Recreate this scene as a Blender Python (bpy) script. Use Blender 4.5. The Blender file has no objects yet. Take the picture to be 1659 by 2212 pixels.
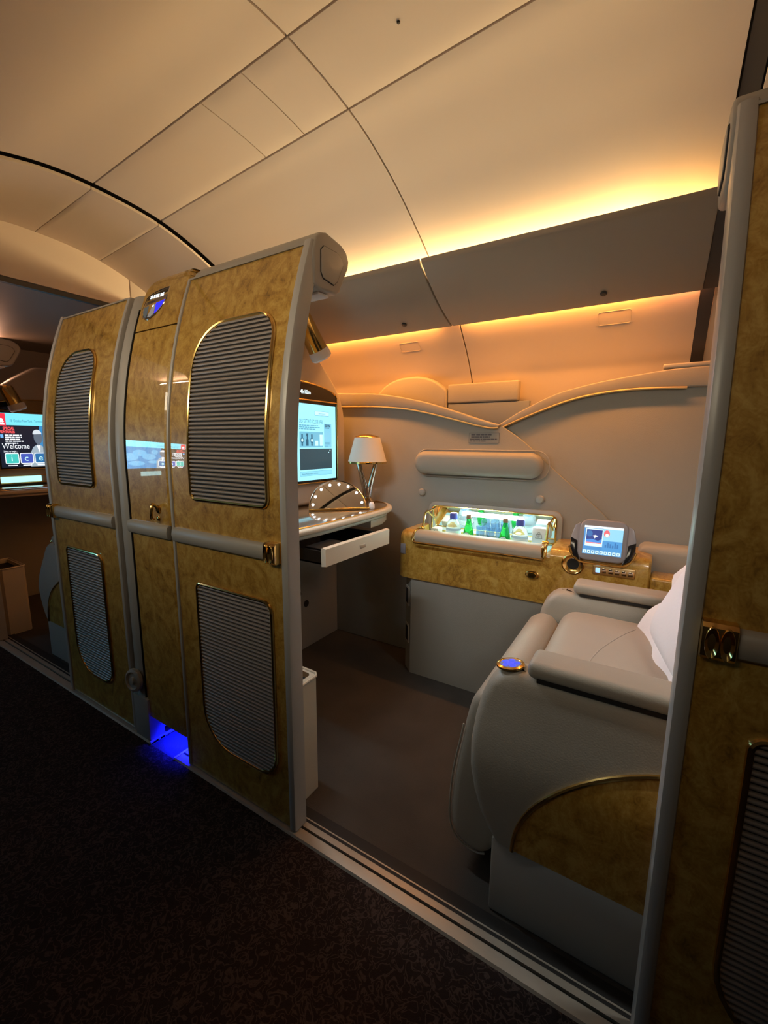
import bpy, bmesh, math, random
from mathutils import Vector, Matrix

random.seed(7)
C = bpy.context.scene.collection
R_ = math.radians
PI = math.pi

# ------------------------------------------------------------------ materials
def new_mat(name):
    m = bpy.data.materials.new(name); m.use_nodes = True
    nt = m.node_tree
    return m, nt, nt.nodes['Principled BSDF']

def set_in(b, **kw):
    for k, v in kw.items():
        k = k.replace('_', ' ')
        if k in b.inputs:
            b.inputs[k].default_value = v

def plain(name, col, rough=.5, metal=0., bump=0., bscale=200., coat=0., var=0.):
    m, nt, b = new_mat(name)
    b.inputs['Base Color'].default_value = (*col, 1)
    b.inputs['Roughness'].default_value = rough
    b.inputs['Metallic'].default_value = metal
    if coat:
        b.inputs['Coat Weight'].default_value = coat
        b.inputs['Coat Roughness'].default_value = .08
    tc = nt.nodes.new('ShaderNodeTexCoord')
    if bump:
        n = nt.nodes.new('ShaderNodeTexNoise'); n.inputs['Scale'].default_value = bscale
        n.inputs['Detail'].default_value = 4
        nt.links.new(tc.outputs['Object'], n.inputs['Vector'])
        bp = nt.nodes.new('ShaderNodeBump'); bp.inputs['Strength'].default_value = bump
        bp.inputs['Distance'].default_value = .002
        nt.links.new(n.outputs['Fac'], bp.inputs['Height'])
        nt.links.new(bp.outputs['Normal'], b.inputs['Normal'])
    if var:
        n2 = nt.nodes.new('ShaderNodeTexNoise'); n2.inputs['Scale'].default_value = 6
        nt.links.new(tc.outputs['Object'], n2.inputs['Vector'])
        mx = nt.nodes.new('ShaderNodeMixRGB'); mx.blend_type = 'MULTIPLY'
        mx.inputs[1].default_value = (*col, 1)
        cr = nt.nodes.new('ShaderNodeValToRGB')
        cr.color_ramp.elements[0].color = (1 - var, 1 - var, 1 - var, 1)
        cr.color_ramp.elements[1].color = (1, 1, 1, 1)
        nt.links.new(n2.outputs['Fac'], cr.inputs['Fac'])
        nt.links.new(cr.outputs['Color'], mx.inputs[2]); mx.inputs[0].default_value = 1
        nt.links.new(mx.outputs['Color'], b.inputs['Base Color'])
    return m

def emis(name, col, strength=1.):
    m, nt, b = new_mat(name)
    b.inputs['Base Color'].default_value = (.01, .01, .01, 1)
    b.inputs['Roughness'].default_value = .3
    b.inputs['Emission Color'].default_value = (*col, 1)
    b.inputs['Emission Strength'].default_value = strength
    return m

def burl_mat():
    m, nt, b = new_mat('burl_veneer')
    N = nt.nodes.new; L = nt.links.new
    tc = N('ShaderNodeTexCoord')
    mp = N('ShaderNodeMapping'); mp.inputs['Scale'].default_value = (1, 1, .8)
    L(tc.outputs['Object'], mp.inputs['Vector'])
    n1 = N('ShaderNodeTexNoise'); n1.inputs['Scale'].default_value = 13; n1.inputs['Detail'].default_value = 10
    n1.inputs['Roughness'].default_value = .62; n1.inputs['Distortion'].default_value = 2.2
    L(mp.outputs['Vector'], n1.inputs['Vector'])
    n2 = N('ShaderNodeTexNoise'); n2.inputs['Scale'].default_value = 48; n2.inputs['Detail'].default_value = 6
    n2.inputs['Distortion'].default_value = 3.5
    L(mp.outputs['Vector'], n2.inputs['Vector'])
    v = N('ShaderNodeTexVoronoi'); v.inputs['Scale'].default_value = 38
    L(mp.outputs['Vector'], v.inputs['Vector'])
    a = N('ShaderNodeMath'); a.operation = 'MULTIPLY_ADD'; a.inputs[1].default_value = .45
    L(n2.outputs['Fac'], a.inputs[0]); L(n1.outputs['Fac'], a.inputs[2])
    a2 = N('ShaderNodeMath'); a2.operation = 'MULTIPLY_ADD'; a2.inputs[1].default_value = .12
    L(v.outputs['Distance'], a2.inputs[0]); L(a.outputs['Value'], a2.inputs[2])
    cr = N('ShaderNodeValToRGB'); e = cr.color_ramp.elements
    e[0].position = .50; e[0].color = (.20, .098, .013, 1)
    e[1].position = .95; e[1].color = (.64, .40, .095, 1)
    x = e.new(.64); x.color = (.385, .195, .026, 1)
    x = e.new(.76); x.color = (.50, .275, .042, 1)
    L(a2.outputs['Value'], cr.inputs['Fac']); L(cr.outputs['Color'], b.inputs['Base Color'])
    b.inputs['Roughness'].default_value = .38
    b.inputs['Coat Weight'].default_value = 1.0
    b.inputs['Coat Roughness'].default_value = .012
    b.inputs['Coat IOR'].default_value = 1.55
    return m

def carpet_aisle():
    m, nt, b = new_mat('aisle_carpet')
    N = nt.nodes.new; L = nt.links.new
    tc = N('ShaderNodeTexCoord')
    n = N('ShaderNodeTexNoise'); n.inputs['Scale'].default_value = 42; n.inputs['Detail'].default_value = 1
    n.inputs['Distortion'].default_value = 1.5
    L(tc.outputs['Object'], n.inputs['Vector'])
    s = N('ShaderNodeMath'); s.operation = 'SUBTRACT'; s.inputs[1].default_value = .5
    ab = N('ShaderNodeMath'); ab.operation = 'ABSOLUTE'
    L(n.outputs['Fac'], s.inputs[0]); L(s.outputs[0], ab.inputs[0])
    cr = N('ShaderNodeValToRGB')
    cr.color_ramp.elements[0].position = .02; cr.color_ramp.elements[0].color = (.065, .046, .040, 1)
    cr.color_ramp.elements[1].position = .06; cr.color_ramp.elements[1].color = (.024, .0165, .0155, 1)
    L(ab.outputs[0], cr.inputs['Fac']); L(cr.outputs['Color'], b.inputs['Base Color'])
    n2 = N('ShaderNodeTexNoise'); n2.inputs['Scale'].default_value = 500
    L(tc.outputs['Object'], n2.inputs['Vector'])
    bp = N('ShaderNodeBump'); bp.inputs['Strength'].default_value = .7; bp.inputs['Distance'].default_value = .004
    L(n2.outputs['Fac'], bp.inputs['Height']); L(bp.outputs['Normal'], b.inputs['Normal'])
    b.inputs['Roughness'].default_value = .95
    b.inputs['Specular IOR Level'].default_value = .1
    return m

M = dict(
    burl=burl_mat(),
    leather=plain('grey_beige_leather', (.40, .36, .295), .5, bump=.22, bscale=300, var=.12),
    fabric=plain('wall_fabric', (.35, .335, .295), .85, bump=.5, bscale=420, var=.08),
    plastic=plain('grey_plastic', (.42, .385, .335), .42),
    plastic_dark=plain('dark_plastic', (.05, .045, .042), .4),
    strip=plain('silver_strip', (.50, .475, .44), .36, metal=.08),
    alu=plain('brushed_track', (.42, .375, .31), .42, metal=.3, bump=.2, bscale=90),
    gold=plain('gold', (.86, .58, .20), .16, metal=1.),
    chrome=plain('polished_nickel', (.78, .72, .64), .1, metal=1.),
    tablet=plain('tablet_shell', (.27, .25, .265), .35),
    blind=plain('blind_grey', (.20, .215, .24), .6),
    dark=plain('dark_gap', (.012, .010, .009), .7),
    slat=plain('louver_slat', (.36, .30, .26), .4, metal=.25),
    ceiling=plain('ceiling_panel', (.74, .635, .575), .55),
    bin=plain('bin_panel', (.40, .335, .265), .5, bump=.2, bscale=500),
    side=plain('sidewall_panel', (.70, .58, .45), .6, bump=.2, bscale=500),
    carpet=plain('suite_carpet', (.080, .070, .061), .95, bump=1., bscale=330, var=.5),
    aisle=carpet_aisle(),
    mirror=plain('mirror_glass', (.93, .93, .95), .02, metal=1.),
    white=plain('white_cotton', (.86, .82, .82), .8, bump=.35, bscale=130),
    offwhite=plain('lamp_shade_white', (.72, .68, .62), .8),
    tabletop=plain('desk_veneer', (.20, .125, .06), .16, coat=1., var=.5),
    cream=plain('cream_rim', (.60, .55, .45), .4),
    black=plain('black_gloss', (.012, .012, .014), .12),
    notebook=plain('notebook_cover', (.24, .27, .33), .3),
)
def glass(name, col, rough=.02):
    m, nt, b = new_mat(name)
    b.inputs['Base Color'].default_value = (*col, 1)
    b.inputs['Roughness'].default_value = rough
    b.inputs['Transmission Weight'].default_value = .92
    b.inputs['IOR'].default_value = 1.35
    return m
M['brass'] = plain('brass_piping', (.95, .74, .38), .36, metal=1.)
M['clear'] = glass('clear_bottle', (.93, .96, 1.))
M['green'] = glass('green_bottle', (.04, .62, .12))
M['blueglass'] = glass('blue_glass', (.50, .68, .90))
M['bluecap'] = plain('blue_cap', (.10, .14, .62), .35)
M['tancap'] = plain('bronze_cap', (.42, .30, .20), .35, metal=.5)
M['label'] = plain('bottle_label', (.82, .90, .95), .5)
M['ink'] = plain('dark_ink', (.06, .09, .12), .5)
M['placard_ink'] = plain('placard_ink', (.10, .09, .10), .6)

_em = {}
def E(r, g, b, s=1.):
    k = (r, g, b, s)
    if k not in _em:
        _em[k] = emis('glow_%d' % len(_em), (r, g, b), s)
    return _em[k]

# ------------------------------------------------------------------ mesh helpers
def root_of(o):
    while o.parent: o = o.parent
    return o

class MB:
    """collects shapes (world coordinates) and links them as ONE mesh object"""
    def __init__(s):
        s.bm = bmesh.new(); s.mi = 0
    def mat(s, i): s.mi = i; return s
    def _done(s, before):
        for f in s.bm.faces:
            if f not in before: f.material_index = s.mi
    def _add(s, verts, faces):
        vs = [s.bm.verts.new(v) for v in verts]
        for f in faces:
            try:
                fc = s.bm.faces.new([vs[i] for i in f]); fc.material_index = s.mi
            except ValueError: pass
        return vs
    def box(s, x0, x1, y0, y1, z0, z1, r=0., seg=3, mtx=None):
        t = bmesh.new()
        bmesh.ops.create_cube(t, size=1)
        for v in t.verts:
            v.co = Vector((x0 + (v.co.x + .5) * (x1 - x0), y0 + (v.co.y + .5) * (y1 - y0), z0 + (v.co.z + .5) * (z1 - z0)))
        if r > 0:
            bmesh.ops.bevel(t, geom=t.edges[:], offset=r, segments=seg, profile=.5, affect='EDGES')
        if mtx: t.transform(mtx)
        s.merge(t); return s
    def merge(s, t):
        t.verts.index_update()
        vs = [s.bm.verts.new(v.co) for v in t.verts]
        for f in t.faces:
            try:
                fc = s.bm.faces.new([vs[v.index] for v in f.verts]); fc.material_index = s.mi
            except ValueError: pass
        t.free()
    def prism(s, pts, axis, a, b, r=0., seg=3, mtx=None):
        """polygon pts (2D in the other two axes, order xyz) extruded along axis from a to b"""
        def p3(p, w):
            return {'x': (w, p[0], p[1]), 'y': (p[0], w, p[1]), 'z': (p[0], p[1], w)}[axis]
        t = bmesh.new()
        n = len(pts)
        v0 = [t.verts.new(p3(p, a)) for p in pts]; v1 = [t.verts.new(p3(p, b)) for p in pts]
        c0 = t.faces.new(v0); c1 = t.faces.new(v1[::-1])
        for i in range(n):
            t.faces.new([v0[i], v1[i], v1[(i + 1) % n], v0[(i + 1) % n]])
        bmesh.ops.recalc_face_normals(t, faces=t.faces[:])
        if r > 0:
            ed = set(c0.edges) | set(c1.edges)
            bmesh.ops.bevel(t, geom=list(ed), offset=r, segments=seg, profile=.5, affect='EDGES')
        bmesh.ops.triangulate(t, faces=[f for f in t.faces if len(f.verts) > 4])
        if mtx: t.transform(mtx)
        s.merge(t); return s
    def tube(s, path, r, seg=10, closed=False, flat=1.0):
        path = [Vector(p) for p in path]; n = len(path)
        rings = []
        up0 = None
        for i, p in enumerate(path):
            a = path[(i - 1) % n] if (closed or i > 0) else p
            b = path[(i + 1) % n] if (closed or i < n - 1) else p
            d = (b - a)
            d = d.normalized() if d.length > 1e-9 else Vector((0, 0, 1))
            if up0 is None:
                up0 = Vector((0, 0, 1)) if abs(d.z) < .9 else Vector((0, 1, 0))
            u = up0 - d * up0.dot(d)
            u.normalize(); up0 = u
            w = d.cross(u)
            rr = r[i] if isinstance(r, (list, tuple)) else r
            rings.append([s.bm.verts.new(p + (u * math.cos(2 * PI * k / seg) + w * flat * math.sin(2 * PI * k / seg)) * rr) for k in range(seg)])
        m = n if closed else n - 1
        for i in range(m):
            A = rings[i]; B = rings[(i + 1) % n]
            for k in range(seg):
                f = s.bm.faces.new([A[k], A[(k + 1) % seg], B[(k + 1) % seg], B[k]]); f.material_index = s.mi
        if not closed:
            f = s.bm.faces.new(rings[0][::-1]); f.material_index = s.mi
            f = s.bm.faces.new(rings[-1]); f.material_index = s.mi
        return s
    def lathe(s, prof, c, seg=24, axis=None, cap=True):
        """prof [(r,h)] about axis through c"""
        ax = Vector(axis).normalized() if axis else Vector((0, 0, 1))
        u = ax.orthogonal().normalized(); w = ax.cross(u)
        c = Vector(c); rings = []
        for r, h in prof:
            rings.append([s.bm.verts.new(c + ax * h + (u * math.cos(2 * PI * k / seg) + w * math.sin(2 * PI * k / seg)) * max(r, 1e-4)) for k in range(seg)])
        for A, B in zip(rings, rings[1:]):
            for k in range(seg):
                f = s.bm.faces.new([A[k], A[(k + 1) % seg], B[(k + 1) % seg], B[k]]); f.material_index = s.mi
        if cap:
            f = s.bm.faces.new(rings[0][::-1]); f.material_index = s.mi
            f = s.bm.faces.new(rings[-1]); f.material_index = s.mi
        return s
    def sheet(s, rows, closed_u=False):
        """grid of points"""
        vs = [[s.bm.verts.new(p) for p in r] for r in rows]
        for a, b in zip(vs, vs[1:]):
            for i in range(len(a) - 1):
                f = s.bm.faces.new([a[i], a[i + 1], b[i + 1], b[i]]); f.material_index = s.mi
        return s
    def loft(s, sec, zs, yfun, cap=True):
        """section [(x,dy)] (closed) carried up through zs with Y = yfun(z)+dy"""
        rings = [[s.bm.verts.new((x, yfun(z) + dy, z)) for x, dy in sec] for z in zs]
        n = len(sec)
        for A, B in zip(rings, rings[1:]):
            for k in range(n):
                f = s.bm.faces.new([A[k], A[(k + 1) % n], B[(k + 1) % n], B[k]]); f.material_index = s.mi
        if cap:
            f = s.bm.faces.new(rings[0][::-1]); f.material_index = s.mi
            f = s.bm.faces.new(rings[-1]); f.material_index = s.mi
        return s
    def build(s, name, mats, parent=None, smooth=38):
        if not isinstance(mats, (list, tuple)): mats = [mats]
        bmesh.ops.recalc_face_normals(s.bm, faces=s.bm.faces[:])
        me = bpy.data.meshes.new(name)
        s.bm.to_mesh(me); s.bm.free()
        for m in mats: me.materials.append(m)
        if smooth:
            me.shade_smooth()
            me.set_sharp_from_angle(angle=R_(smooth))
        o = bpy.data.objects.new(name, me); C.objects.link(o)
        if parent:
            me.transform(Matrix.Translation(-root_of(parent).location))
            o.parent = parent
        else:
            xs = [v.co for v in me.vertices]
            c = Vector(((min(v.x for v in xs) + max(v.x for v in xs)) / 2, (min(v.y for v in xs) + max(v.y for v in xs)) / 2, min(v.z for v in xs)))
            me.transform(Matrix.Translation(-c)); o.location = c
        return o

def thing(name, label, cat, loc, group=None):
    o = bpy.data.objects.new(name, None); C.objects.link(o)
    o.empty_display_size = .05
    o.location = loc; o['label'] = label; o['category'] = cat
    if group: o['group'] = group
    return o
def tag(o, label, cat, group=None):
    o['label'] = label; o['category'] = cat
    if group: o['group'] = group
    return o
def struct(o):
    o['kind'] = 'structure'; return o

def arc(cx, cz, rx, rz, a0, a1, n=10):
    return [(cx + rx * math.cos(R_(a0 + (a1 - a0) * i / n)), cz + rz * math.sin(R_(a0 + (a1 - a0) * i / n))) for i in range(n + 1)]
def rrect(x0, x1, z0, z1, rtl, rtr, rbr, rbl, n=7):
    """counter-clockwise rounded rectangle with four radii"""
    p = []
    p += arc(x0 + rbl, z0 + rbl, rbl, rbl, 180, 270, n)
    p += arc(x1 - rbr, z0 + rbr, rbr, rbr, 270, 360, n)
    p += arc(x1 - rtr, z1 - rtr, rtr, rtr, 0, 90, n)
    p += arc(x0 + rtl, z1 - rtl, rtl, rtl, 90, 180, n)
    return p
def smooth_line(pts, n=6):
    """Catmull-Rom through 2D or 3D points"""
    P = [Vector(p) for p in pts]; out = []
    for i in range(len(P) - 1):
        p0 = P[max(i - 1, 0)]; p1 = P[i]; p2 = P[i + 1]; p3 = P[min(i + 2, len(P) - 1)]
        for k in range(n):
            t = k / n
            out.append(.5 * ((2 * p1) + (p2 - p0) * t + (2 * p0 - 5 * p1 + 4 * p2 - p3) * t * t + (3 * p1 - p0 - 3 * p2 + p3) * t ** 3))
    out.append(P[-1])
    return [tuple(v) for v in out]

def text_tris(s, size, font_shear=0., bold=0.):
    cu = bpy.data.curves.new('t', 'FONT'); cu.body = s; cu.size = size; cu.shear = font_shear
    cu.offset = bold; cu.resolution_u = 3
    o = bpy.data.objects.new('t', cu); C.objects.link(o)
    dg = bpy.context.evaluated_depsgraph_get(); dg.update()
    me = bpy.data.meshes.new_from_object(o.evaluated_get(dg))
    vs = [v.co.copy() for v in me.vertices]; fs = [list(p.vertices) for p in me.polygons]
    bpy.data.objects.remove(o); bpy.data.curves.remove(cu); bpy.data.meshes.remove(me)
    return vs, fs

class Face2D:
    """flat artwork laid on a real surface: origin, u and v axes, normal"""
    def __init__(s, o, u, v, mb=None, step=.0004):
        s.o = Vector(o); s.u = Vector(u); s.v = Vector(v); s.n = s.u.cross(s.v).normalized()
        s.mb = mb or MB(); s.mats = []; s.step = step
    def p(s, a, b, l): return s.o + s.u * a + s.v * b + s.n * (l * s.step)
    def _m(s, m):
        if m not in s.mats: s.mats.append(m)
        s.mb.mi = s.mats.index(m)
    def poly(s, pts, m, l=1):
        s._m(m); s.mb._add([s.p(a, b, l) for a, b in pts], [list(range(len(pts)))])
    def rect(s, a0, b0, a1, b1, m, l=1): s.poly([(a0, b0), (a1, b0), (a1, b1), (a0, b1)], m, l)
    def rrect(s, a0, b0, a1, b1, r, m, l=1): s.poly(rrect(a0, a1, b0, b1, r, r, r, r, 4), m, l)
    def ell(s, a, b, ra, rb, m, l=1, n=20): s.poly(arc(a, b, ra, rb, 0, 360, n)[:-1], m, l)
    def text(s, t, a, b, size, m, l=2, width=None, shear=0., bold=0.):
        vs, fs = text_tris(t, size, shear, bold)
        if not vs: return
        k = 1.
        if width:
            w = max(v.x for v in vs) - min(v.x for v in vs); k = width / w
        s._m(m); s.mb._add([s.p(a + v.x * k, b + v.y, l) for v in vs], fs)
    def lines(s, a, b, w, n, pitch, h, m, l=2, seed=1):
        """rows of tiny unreadable small print"""
        rnd = random.Random(seed)
        for i in range(n):
            x = a; end = a + w * (rnd.uniform(.75, 1) if i < n - 1 else rnd.uniform(.4, .8))
            while x < end:
                d = rnd.uniform(.006, .02) * (h / .004)
                s.rect(x, b - i * pitch, min(x + d, end), b - i * pitch + h, m, l); x += d + h * .5
    def build(s, name, parent=None): return s.mb.build(name, s.mats, parent, smooth=0)

# ------------------------------------------------------------------ the setting
def ztab(tab, y):
    for (a, za), (b, zb) in zip(tab, tab[1:]):
        if y <= b:
            t = (y - a) / (b - a); return za + (zb - za) * t
    return tab[-1][1]
_half = [(.86, 2.066), (.97, 2.064), (1.09, 2.054), (1.20, 2.033), (1.335, 1.988), (1.465, 1.927), (1.60, 1.853), (1.70, 1.790), (1.78, 1.735)]
_half = [tuple(p) for p in smooth_line(_half, 5)]
_left = [(-.02, 1.735), (.06, 1.790), (.16, 1.853), (.295, 1.925), (.42, 1.975), (.54, 2.010), (.64, 2.034), (.75, 2.056), (.86, 2.066)]
_left = [tuple(p) for p in smooth_line(_left, 5)]
CEIL = _left[:-1] + _half
def zc(y): return ztab(CEIL, y)

def ceil_panel(x0, x1, ya, yb, dz=0., nx=6, ny=30):
    """ya, yb: functions of x giving the panel's two long edges"""
    m = MB(); rows = []; top = []
    for i in range(nx + 1):
        x = x0 + (x1 - x0) * i / nx
        ys = [ya(x) + (yb(x) - ya(x)) * k / ny for k in range(ny + 1)]
        e = lambda k: -.0 if 0 < k < ny and 0 < i < nx else .0015
        rows.append([(x, y, zc(y) + dz + e(k)) for k, y in enumerate(ys)])
        top.append([(x, y, zc(y) + dz + .012) for y in ys])
    m.sheet(rows)
    m.sheet([r for r in top])
    for r, t in ((rows[0], top[0]), (rows[-1], top[-1])): m.sheet([r, t])
    m.sheet([[r[0] for r in rows], [r[0] for r in top]]); m.sheet([[r[-1] for r in rows], [r[-1] for r in top]])
    return struct(m.build('ceiling', M['ceiling'], smooth=50))

BIN = [tuple(p) for p in smooth_line([(1.530, 1.822), (1.535, 1.806), (1.555, 1.793), (1.603, 1.760), (1.691, 1.709), (1.787, 1.669), (1.838, 1.655), (1.853, 1.657)], 4)]
G = .003
sA = lambda x: .855 - .0535 * (x + .8)
sB = lambda x: 1.09 - .07 * (x + .8)
edge0 = lambda x: -.02
edge1 = lambda x: 1.78
for x0, x1 in ((-1.81, -.80), (-.80, .092), (.135, 1.3)):
    ceil_panel(x0 + G, x1 - G, edge0, lambda x: sA(x) - G)
    ceil_panel(x0 + G, x1 - G, lambda x: sB(x) + G, edge1)
    cuts = [x0, -1.145, -.97, x1] if x0 < -1 else [x0, x1]
    for a, b in zip(cuts, cuts[1:]):
        g2 = G if a == x0 else .0018; g3 = G if b == x1 else .0018
        ceil_panel(a + g2, b - g3, lambda x: sA(x) + G, lambda x: sB(x) - G, ny=10)
# forward of the arc seam the panels sit a little lower
for ya, yb in ((edge0, lambda x: sA(x) - .0015), (lambda x: sA(x) + .0015, lambda x: sB(x) - .0015), (lambda x: sB(x) + .0015, edge1)):
    ceil_panel(-2.40, -1.832, ya, yb, dz=-.012)
# dark void above the panels
m = MB(); ys = [p[0] for p in CEIL]
m.sheet([[(x, y, zc(y) + .02) for y in ys] for x in (-2.42, 1.4)])
struct(m.build('ceiling', M['dark'], smooth=50))
# lowered front soffit: its upright face, split by one seam, and the low ceiling behind it
for y0, y1 in ((-.6, 1.338), (1.342, 2.3)):
    m = MB(); m.box(-2.42, -2.40, y0, y1, 1.835, 2.30, .004, 2); struct(m.build('ceiling', M['ceiling']))
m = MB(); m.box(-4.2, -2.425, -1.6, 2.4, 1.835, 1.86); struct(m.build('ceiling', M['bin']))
m = MB(); m.box(-2.425, -2.402, -1.4, 2.3, 1.812, 1.833); struct(m.build('trim_1', M['plastic_dark']))

# window-side wall lining
SIDE = [tuple(p) for p in smooth_line([(1.885, 1.735), (1.943, 1.669), (2.027, 1.578), (2.085, 1.50), (2.118, 1.44), (2.16, 1.30), (2.185, 1.10), (2.19, .85), (2.16, .45), (2.10, 0.)], 4)]
for x0, x1 in ((-4.2, -.803), (-.797, .087), (.128, 1.3)):
    m = MB()
    m.sheet([[(x, y, z) for y, z in SIDE] for x in [x0 + (x1 - x0) * i / 6 for i in range(7)]])
    m.sheet([[(x, y + .015, z + .006) for y, z in SIDE] for x in (x0, x1)])
    for x in (x0, x1): m.sheet([[(x, y, z) for y, z in SIDE], [(x, y + .015, z + .006) for y, z in SIDE]])
    struct(m.build('wall_window', M['side'], smooth=60))
m = MB(); m.sheet([[(x, y + .03, z + .01) for y, z in SIDE] for x in (-4.2, 1.35)]); struct(m.build('wall_window', M['dark'], smooth=60))
# access panel outlines let into the lining
def side_y(z):
    return ztab(sorted([(zz, yy) for yy, zz in SIDE]), z)
def access_panel(x0, x1, z0, z1):
    pts = rrect(x0, x1, z0, z1, .008, .008, .008, .008, 4)
    m = MB(); m.tube([(x, side_y(z) - .0005, z) for x, z in pts], .0006, 6, closed=True)
    return struct(m.build('trim_2', M['bin']))
access_panel(-1.14, -1.03, 1.605, 1.64)
access_panel(-.235, -.12, 1.615, 1.655)

# dark joint running right round the cabin beside the second door
m = MB()
yy = [p for p in CEIL if p[0] > .9]
m.sheet([[(x, y, z + .006) for y, z in yy] for x in (.094, .133)])
m.sheet([[(x, y - .004, z - .002) for y, z in SIDE] for x in (.088, .127)])
struct(m.build('trim_3', M['plastic_dark'], smooth=60))

m = MB(); m.prism([(y + .006, z + .004) for y, z in BIN] + [(1.86, 1.665), (1.80, 1.735), (1.575, 1.80)], 'x', .0885, .1295); struct(m.build('trim_3', M['plastic_dark']))

# end walls, floor
m = MB(); m.box(-4.22, -4.20, -1.6, 2.4, 0, 1.86); struct(m.build('wall_front', M['bin']))
m = MB(); m.box(-4.2, 1.6, -1.6, .797, -.02, 0); struct(m.build('floor', M['aisle']))
m = MB(); m.box(-4.2, 1.6, .797, 2.2, -.02, -.002); struct(m.build('floor', M['carpet']))

# sliding-door sill track: stops at the column
def track(x0, x1):
    m = MB()
    m.prism([(.796, 0), (.800, .006), (.822, .009), (.826, .009), (.826, .0005), (.796, .0)], 'x', x0, x1)
    m.prism([(.834, .0005), (.834, .009), (.850, .009), (.853, .006), (.853, .0005)], 'x', x0, x1)
    m.mat(1); m.box(x0, x1, .8262, .8338, -.001, .001); m.box(x0, x1, .8535, .900, -.0015, .004, .001, 1)
    m.mat(0); m.box(x0, x1, .862, .866, .0035, .0055)
    return struct(m.build('trim_4', [M['alu'], M['dark']]))
track(-1.39, 1.3); track(-4.1, -1.535)

# overhead bins
def overhead_bin(x0, x1, label, latch=None, flip=False):
    f = (lambda y: 1.72 - y) if flip else (lambda y: y)
    t = thing('overhead_bin', label, 'overhead bin', ((x0 + x1) / 2, f(1.70), 1.655), 'overhead bins along the cabin')
    prof = BIN + [(1.86, 1.665), (1.855, 1.70), (1.80, 1.735), (1.72, 1.765), (1.64, 1.79), (1.575, 1.80), (1.555, 1.812), (1.538, 1.825)]
    m = MB(); m.prism([(f(y), z) for y, z in prof], 'x', x0, x1, .004, 2)
    m.build('bin_body', M['bin'], t, smooth=40)
    for lx in latch or []:
        m = MB(); m.lathe([(.011, 0), (.012, .003), (.009, .006), (.004, .0065)], (lx, f(1.775), 1.672), 14, (0, (-.35 if not flip else .35), -.93))
        m.build('bin_latch', M['plastic_dark'], t)
    return t
overhead_bin(-2.39, -.803, 'grey overhead bin left of the bin seam, above the table lamp', [-1.0])
overhead_bin(-.797, .088, 'grey overhead bin right of the bin seam, above the pop-up minibar', [-.20])
overhead_bin(.13, 1.3, 'grey overhead bin behind the dark joint, over the headrest end', None)
overhead_bin(-2.39, -.55, 'centre overhead bin edge at the very top left corner', None, True)

tag(MB().lathe([(.004, 0), (.004, .003), (.002, .004)], (-.563, .955, 2.066), 10, (0, 0, -1)).build('ceiling_sensor', M['dark']),
    'tiny black sensor dot in the ceiling near the top edge', 'sensor')

# ------------------------------------------------------------------ suite doors
def dy(z):
    return .81 + (.112 * ((z - 1.06) / .59) ** 2 if z > 1.06 else 0.)
ZS = [.012, .3, .6, .88, 1.06, 1.09, 1.12, 1.16, 1.20, 1.24, 1.28, 1.36, 1.42, 1.48, 1.54, 1.60, 1.655]
def zsub(a, b):
    return [a] + [z for z in ZS if a + .01 < z < b - .01] + [b]
def inside_x(pts, z):
    xs = []
    for (x0, z0), (x1, z1) in zip(pts, pts[1:] + pts[:1]):
        if (z0 - z) * (z1 - z) < 0 or z0 == z:
            if abs(z1 - z0) > 1e-9: xs.append(x0 + (x1 - x0) * (z - z0) / (z1 - z0))
    return (min(xs), max(xs)) if len(xs) >= 2 else None

def louver(parent, pts, n, yf, label):
    zmin = min(p[1] for p in pts); zmax = max(p[1] for p in pts); p = (zmax - zmin) / n
    m = MB()
    for i in range(n):
        z0 = zmin + i * p; z1 = z0 + p * .70
        ex = inside_x(pts, z0 + p * .4 + 1e-5)
        if not ex: continue
        a, b = ex[0] + .002, ex[1] - .002
        sec = [(z0, -.0005), (z0 + p * .06, -.0045), (z0 + p * .32, -.0062), (z0 + p * .54, -.0055), (z1, -.0015), (z1, -.0005)]
        ring = [[(x, yf(z) + d, z) for z, d in sec] for x in (a, b)]
        vs = ring[0] + ring[1]; k = len(sec)
        m._add(vs, [[j, (j + 1) % k, k + (j + 1) % k, k + j] for j in range(k)] + [list(range(k)), list(range(2 * k - 1, k - 1, -1))])
    lv = m.build('louver_slats', M['slat'], parent, smooth=60)
    lv['label'] = label
    m = MB()
    q = [(x, z) for x, z in pts]
    # backing follows the panel: strips between z levels
    zs = zsub(zmin + .002, zmax - .002); zs = sorted(set(zs + [zmin + .01, zmin + .03, zmin + .06, zmax - .01, zmax - .03, zmax - .06]))
    rows = []
    for z in zs:
        ex = inside_x(pts, z + 1e-6) or (pts[0][0], pts[0][0])
        rows.append([(ex[0], yf(z) - .0004, z), (ex[1], yf(z) - .0004, z)])
    m.sheet(rows)
    m.build('louver_backing', M['dark'], lv)
    m = MB()
    dense = []
    for (x0, z0), (x1, z1) in zip(q, q[1:] + q[:1]):
        k = max(1, int(abs(z1 - z0) / .05))
        dense += [(x0 + (x1 - x0) * i / k, z0 + (z1 - z0) * i / k) for i in range(k)]
    m.tube([(x, yf(z) - .003, z) for x, z in dense], .0058, 8, closed=True)
    m.build('louver_frame', M['gold'], lv)
    return lv

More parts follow.
